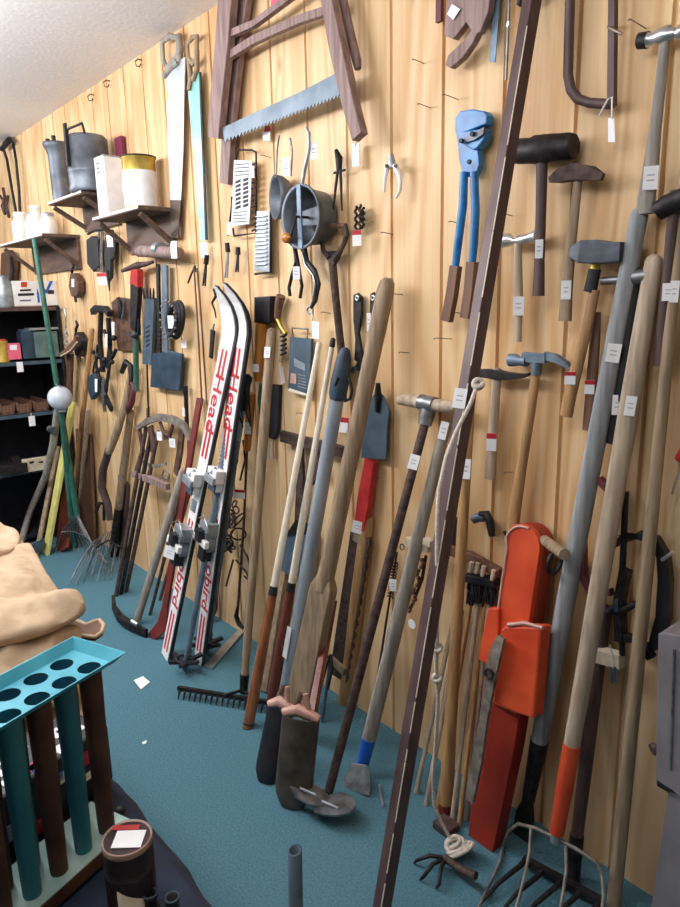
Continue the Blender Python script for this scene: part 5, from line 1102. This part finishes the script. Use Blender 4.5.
for q, nm, mt_ in ((((207, 255), (206, 264), (204, 286)), 'small dark pliers hung just right of the teal saw', iron), (((227, 243), (228, 252), (226, 278)), 'small pale pliers hung left under the grater rack', galv), (((238, 247), (238, 255), (237, 272)), 'small black headed bit hung under the grater rack, right of pale pliers', blackp)):
    t = T('small_pliers', nm, 'pliers'); b = t.p('head', iron); b.pt((q[0], q[1]), .03, (2.4, 2.6), 8)
    for o in (-1.2, 1.2): k = t.p('handle', mt_); k.pt((q[1], (q[2][0]+o, q[2][1])), .03, (1.3, .9), 6)
    t.done()
t = T('wavy_hook', 'thin dark wavy hook hung just left of the ski tips', 'hook'); b = t.p(None, iron); b.pt(((214, 289), (216, 296), (212, 303), (215, 311), (216, 318)), .03, (1.6, 1.8, 1.2, 1, .7), 7); t.done()
t = T('narrow_file', 'narrow dark file hung left of the left ski, below the wavy hook', 'file'); b = t.p('blade', iron); b.pb(((213, 330), (211, 358)), .02, [4, 3], .008); k = t.p('tang', galv); k.pt(((213, 330), (214, 324)), .02, 1, 6); t.done()
t = T('punch_bar', 'short black iron bar with white paper band hung above the harness', 'bar'); b = t.p('bar', iron); b.pt(((185, 386), (186, 396), (187, 430)), .03, (3, 2.2, 2.2), 8); k = t.p('band', tagm); k.pt(((184.5, 408), (184.8, 416)), .036, 2.2, 8); t.done()
t = T('pin_tool', 'small pin tool with white tag hung at the right of the rod pair', 'tool'); b = t.p('pin', iron); b.pt(((233, 197), (232, 206), (228, 236)), .03, (2.4, 1.4, .8), 7); k = t.p('price_tag', tagm); k.pl(((227, 222), (231, 222), (231, 234), (227, 235)), .04, .0015); t.done()
# ------------------------------------------------------------------ table with canvas, mould, tin
ZT = .685
t = T('table', 'table with cloth covered top in the left foreground', 'table'); b = t.p('tabletop', brnwood, None, None, .004); b.box((-1.55, -1.62, ZT-.025), 1.9, .86, .03)
for x in (-2.45, -.66):
    for y in (-2.0, -1.24): k = t.p('leg', brnwood); k.box((x, y, (ZT-.04)/2), .05, .05, ZT-.04)
t.done()
t = T('table_cloth', 'dark navy wrinkled cloth draped over the table edge', 'cloth')
b = t.p(None, navyc); nx, ny_ = 60, 34; g = []
for j in range(ny_+1):
    for i in range(nx+1):
        x = -2.52+1.94*i/nx; s_ = j/ny_*1.25
        y = -1.165-.9*0; wv = .012*mnoise.noise(V((x*9, s_*7, 0)))+.006*mnoise.noise(V((x*25, s_*20, 3)))
        if s_ < .9: g.append(V((x+wv*.6, -2.06+s_, ZT-.008+abs(wv)*.5)))
        else:
            dd = s_-.9; g.append(V((x+wv, -1.16+.03*min(dd*5, 1)+.03*math.sin(x*23)*dd*2+wv, ZT-.008-dd)))
b.add(g, [(j*(nx+1)+i, j*(nx+1)+i+1, (j+1)*(nx+1)+i+1, (j+1)*(nx+1)+i) for j in range(ny_) for i in range(nx)], True); t.done()
# candle mould
u_ = V((.36, -.933, 0)); v_ = V((.933, .36, 0)); fl = .0125
R0 = F(126, 650, 1.002)-v_*fl+u_*fl; R0.z = 1.0
Wd, Ln = .088, .30
t = T('candle_mould', 'teal painted tin candle mould with two rows of holes and tall tubes', 'candle mould')
def cp(a, c, z): return R0-v_*Wd*(1-a)+u_*Ln*c+V((0, 0, z-1.0))
b = t.p('top_tray', tealp, None, 'teal tray top', .001); bm_h = 24
# tray floor with real round holes: ring faces around every hole
pit = .0445; hx = (.25, .75); rH = .0165
def cellgrid():
    for r in range(2):
        for c in range(6):
            cc = cp(hx[r], 0, .985)+u_*(.028+pit*c+(.0 if r else .012))
            yield r, c, cc
for r, c, cc in cellgrid():
    hu, hv = pit/2, Wd*.25
    sq = []; n = 24; ci = []
    for k in range(n):
        q = math.tau*k/n; dx_, dy_ = math.cos(q), math.sin(q); s_ = 1/max(abs(dx_), abs(dy_)); sq.append(cc+u_*hu*dx_*s_+v_*hv*dy_*s_); ci.append(cc+u_*rH*dx_+v_*rH*dy_)
    b.add(sq+ci, [(k, (k+1) % n, n+(k+1) % n, n+k) for k in range(n)])
for a0, a1, c0_, c1_ in ((0, .5, 0, (.040-pit/2)/Ln), (0, .5, (.040+pit*5.5)/Ln, 1), (.5, 1, 0, (.028-pit/2)/Ln), (.5, 1, (.028+pit*5.5)/Ln, 1)): b.add([cp(a0, c0_, .985), cp(a1, c0_, .985), cp(a1, c1_, .985), cp(a0, c1_, .985)], [(0, 1, 2, 3)])
b2 = t.p('rim', tealp, b, 'flared teal rim', .0008)
cs = ((0, 0), (1, 0), (1, 1), (0, 1)); outd = ((-v_-u_), (v_-u_), (v_+u_), (-v_+u_))
lo_ = [cp(a, c, .985) for a, c in cs]; hi_ = [cp(a, c, .9985)+o*fl for (a, c), o in zip(cs, outd)]; hi2 = [h_-o*.0022 for h_, o in zip(hi_, outd)]; lo2 = [l_-o*.0015+V((0, 0, .0)) for l_, o in zip(lo_, outd)]
for k in range(4):
    j = (k+1) % 4; b2.add([lo_[k], lo_[j], hi_[j], hi_[k]], [(0, 1, 2, 3)]); b2.add([lo2[k], lo2[j], hi2[j], hi2[k]], [(0, 1, 2, 3)]); b2.add([hi_[k], hi_[j], hi2[j], hi2[k]], [(0, 1, 2, 3)])
for r, c, cc in cellgrid():
    mt_ = (browntin, tealt)[(c+(r == 0)) % 2]; tb = t.p('tube', mt_, None, 'rust-brown tube' if mt_ is browntin else 'teal tube')
    tb.lathe(cc+V((0, 0, 0)), (0, 0, -1), [(rH, 0), (rH*1.02, .004), (rH*.76, .27), (rH*.72, .278), (rH*.4, .283)], 18, True, False)
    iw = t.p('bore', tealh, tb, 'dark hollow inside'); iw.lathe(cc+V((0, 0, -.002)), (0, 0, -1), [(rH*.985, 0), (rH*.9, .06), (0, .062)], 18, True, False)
bp = t.p('base_tray', browntin, None, 'worn base plate', .001)
def bq(a, c, z): return cp(a, c, z)
bp.plate([cp(-.06, -.01, .708), cp(1.06, -.01, .708), cp(1.06, 1.03, .708), cp(-.06, 1.03, .708)], .022, (0, 0, -1))
pt_ = t.p('base_face', paletin, bp, 'pale teal worn top of the base'); pt_.plate([cp(-.05, -.015, .7095), cp(1.05, -.015, .7095), cp(1.05, 1.015, .7095), cp(-.05, 1.015, .7095)], .002, (0, 0, -1)); t.done()
# printed packs behind the mould
t = T('printed_pack', 'black pack printed with white, orange and blue patches seen behind the mould tubes', 'pack')
c0 = R0-v_*.172+u_*.07; b = t.p('pack', blackp, None, None, .006); A3 = (v_, u_, V((0, 0, 1))); b.box(V((c0.x, c0.y, ZT+.057)), .10, .30, .11, A3)
rq = random.Random(9)
for i in range(34):
    mt_ = (white, orange, white, bluebox, white, redm, slate)[i % 7]; k = t.p('printed_patch', mt_, b); z = ZT+.02+rq.random()*.08
    if i % 2: k.box(V((c0.x, c0.y, z))+v_*.0502+u_*rq.uniform(-.125, .125), .0012, rq.uniform(.02, .045), rq.uniform(.012, .03), A3)
    else: k.box(V((c0.x, c0.y, ZT+.1125))+v_*rq.uniform(-.035, .035)+u_*rq.uniform(-.125, .125), rq.uniform(.01, .03), rq.uniform(.02, .04), .0012, A3)
t.done()
# brown tin with paper label, little bottles
c = F(127, 838, .858); t = T('ribbed_tin', 'dark brown ribbed tin with white card on its lid beside the mould', 'tin')
b = t.p('body', jarbrn); R_ = .030; z0 = ZT+.004; H_ = .858-z0; prof = [(R_*.96, 0), (R_, .003)]
prof += [(R_, H_*.80)]
for j in range(4): prof += [(R_*.97, H_*(.81+.04*j)), (R_*1.02, H_*(.83+.04*j))]
prof += [(R_, H_-.004), (R_*.98, H_)]
b.lathe((c.x, c.y, z0), (0, 0, 1), prof, 32, True, True)
rb_ = t.p('ribs', jarbrn, b)
for j in range(30): q = j*math.tau/60-2.4; rb_.tube([V((c.x+math.cos(q)*R_, c.y+math.sin(q)*R_, z0+H_*.3)), V((c.x+math.cos(q)*R_, c.y+math.sin(q)*R_, z0+H_*.77))], .0011, 4)
ld = t.p('lid', lidm, None, 'pinkish worn lid'); ld.lathe((c.x, c.y, .858), (0, 0, 1), [(R_*1.02, -.006), (R_*1.03, .001), (R_*.97, .002), (R_*.93, .0), (0, .0)], 32)
vd = (V((c.x, c.y, 0))-V((CAM.x, CAM.y, 0))).normalized(); sd_ = V((-vd.y, vd.x, 0)); A4 = (sd_*.94+vd*.34, vd*.94-sd_*.34, V((0, 0, 1)))
k = t.p('card', tagm, ld, 'white card'); k.box(V((c.x, c.y, .8592))-vd*.004-sd_*.002, .036, .028, .0008, A4); k2 = t.p('red_band', redp, k, 'red lettered band'); k2.box(V((c.x, c.y, .8594))+vd*.017, .034, .008, .0008, A4)
pl_ = t.p('paper_label', paperm, b, 'torn aged paper label'); sec = []
for i in range(9):
    q = math.atan2(-vd.y, -vd.x)+.9-1.5*i/8; qq = V((math.cos(q), math.sin(q), 0)); sec.append([V((c.x, c.y, z0+.004))+qq*(R_+.0015), V((c.x, c.y, z0+H_*(.55+.02*i)))+qq*(R_+.0015), V((c.x, c.y, z0+H_*(.55+.02*i)))+qq*(R_+.0005), V((c.x, c.y, z0+.004))+qq*(R_+.0005)])
pl_.loft(sec, True); t.done()
for x, y, nm in ((150, 893, 'left one beside the ribbed tin'), (172, 897, 'right one')):
    c = F(x, y, ZT+.108); t = T('small_bottle', 'small black bottle with open neck on the navy cloth, '+nm, 'bottle', 'small black bottles'); b = t.p('body', blackp); b.lathe((c.x, c.y, ZT+.003), (0, 0, 1), [(.011, 0), (.012, .003), (.012, .078), (.0085, .088), (.0075, .098), (.009, .1), (.009, .105), (.0062, .105), (.006, .085), (0, .084)], 20); k = t.p('neck_ring', slate); k.ring((c.x, c.y, ZT+.1075), (0, 0, 1), .0082, .0012, 18); t.done()
t = T('black_cap', 'small black cap piece lying at the cloth edge behind the mould', 'cap'); c = F(118, 812, ZT+.012); b = t.p(None, blackp); b.lathe(c, (.6, .3, .5), [(.008, -.012), (.009, 0), (.007, .012), (0, .013)], 12); t.done()
# canvas
def canvas_slab(label, x0, x1, y0, y1, z0, z1, seed, skew=0.0, roll=None):
    t = T('canvas_bag', label, 'canvas', 'folded cream canvas bags'); b = t.p('folds', canvas); nu, nv = 150, 28; secs = []
    for j in range(nu):
        q = math.tau*j/nu; cq, sq_ = math.cos(q), math.sin(q); e = .28
        ex = math.copysign(abs(cq)**e, cq); ey = math.copysign(abs(sq_)**e, sq_); col = []
        for k in range(nv+1):
            ph = -math.pi/2+math.pi*k/nv; cz = math.copysign(abs(math.sin(ph))**.8, math.sin(ph)); rr_ = abs(math.cos(ph))**.35
            p = V(((x0+x1)/2+(x1-x0)/2*ex*rr_+skew*ey*rr_, (y0+y1)/2+(y1-y0)/2*ey*rr_, (z0+z1)/2+(z1-z0)/2*cz))
            n = .014-abs(mnoise.noise(V((p.x*6+p.y*3, p.y*3-p.x*4, seed*2))))*.045-abs(mnoise.noise(V((p.x*13, p.y*11, seed))))*.016+mnoise.noise(V((p.x*4, p.y*7, p.z*3+seed)))*.018+mnoise.noise(V((p.x*9+p.y*9, p.y*4, seed)))*.012+mnoise.noise(p*17+V((seed, 3, 0)))*.012+mnoise.noise(p*34)*.003
            p += V((n*.8*ex, n*.8*ey, n if k > nv/2 else n*.2)); p.z = max(p.z, ZT+.006); col.append(p)
        secs.append(col)
    vs = [p for c_ in secs for p in c_]; N = nv+1
    b.add(vs, [(j*N+k, ((j+1) % nu)*N+k, ((j+1) % nu)*N+k+1, j*N+k+1) for j in range(nu) for k in range(nv)], True)
    if roll:
        h = t.p('hem', canvas, b, 'pale open hem'); h.tube(roll, .005, 7)
        h2 = t.p('opening', leather, b, 'open mouth with its shade painted dark brown');  # dark brown sheet that paints in the shade of the bag mouth
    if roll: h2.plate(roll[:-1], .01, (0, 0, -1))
    return t.done()
hm = [F(x, y, .765) for x, y in ((68, 624), (73, 620), (80, 622), (86, 625), (93, 622), (99, 620), (104, 625), (102, 632), (95, 637), (84, 636), (74, 632), (68, 627))]
canvas_slab('bottom folded cream canvas bag on the table, its open hem showing', -1.98, -1.23, -1.95, -1.12, ZT+.003, .765, 1, .04, hm)
canvas_slab('second folded canvas bag from the bottom, its fold set back', -1.95, -1.25, -1.95, -1.13, .755, .815, 3, .05)
canvas_slab('third folded canvas bag up, rounded fold hanging over the second', -2.0, -1.30, -1.93, -1.10, .805, .865, 5, .05)
canvas_slab('upper wide folded canvas bag forming the pile top', -2.08, -1.36, -1.95, -1.08, .852, .922, 7, .06)
canvas_slab('topmost small folded cream canvas at the far left edge', -2.3, -1.72, -1.9, -1.09, .895, .943, 9, .0)

for x, y, nm in ((94, 95, 'left of three'), (110, 81, 'middle of three'), (142, 60, 'rightmost, nearest the saws')):
    t = T('screw_hook', 'small screw hook at the top of the wall, '+nm, 'hook', 'screw hooks along the ceiling'); b = t.p(None, nailm); p = P(x, y, 0)
    b.tube([p+V((0, .004, 0)), p+V((0, -.02, 0)), p+V((0, -.034, -.012)), p+V((0, -.03, -.03)), p+V((0, -.014, -.03)), p+V((0, -.008, -.018))], .0035, 6); t.done()
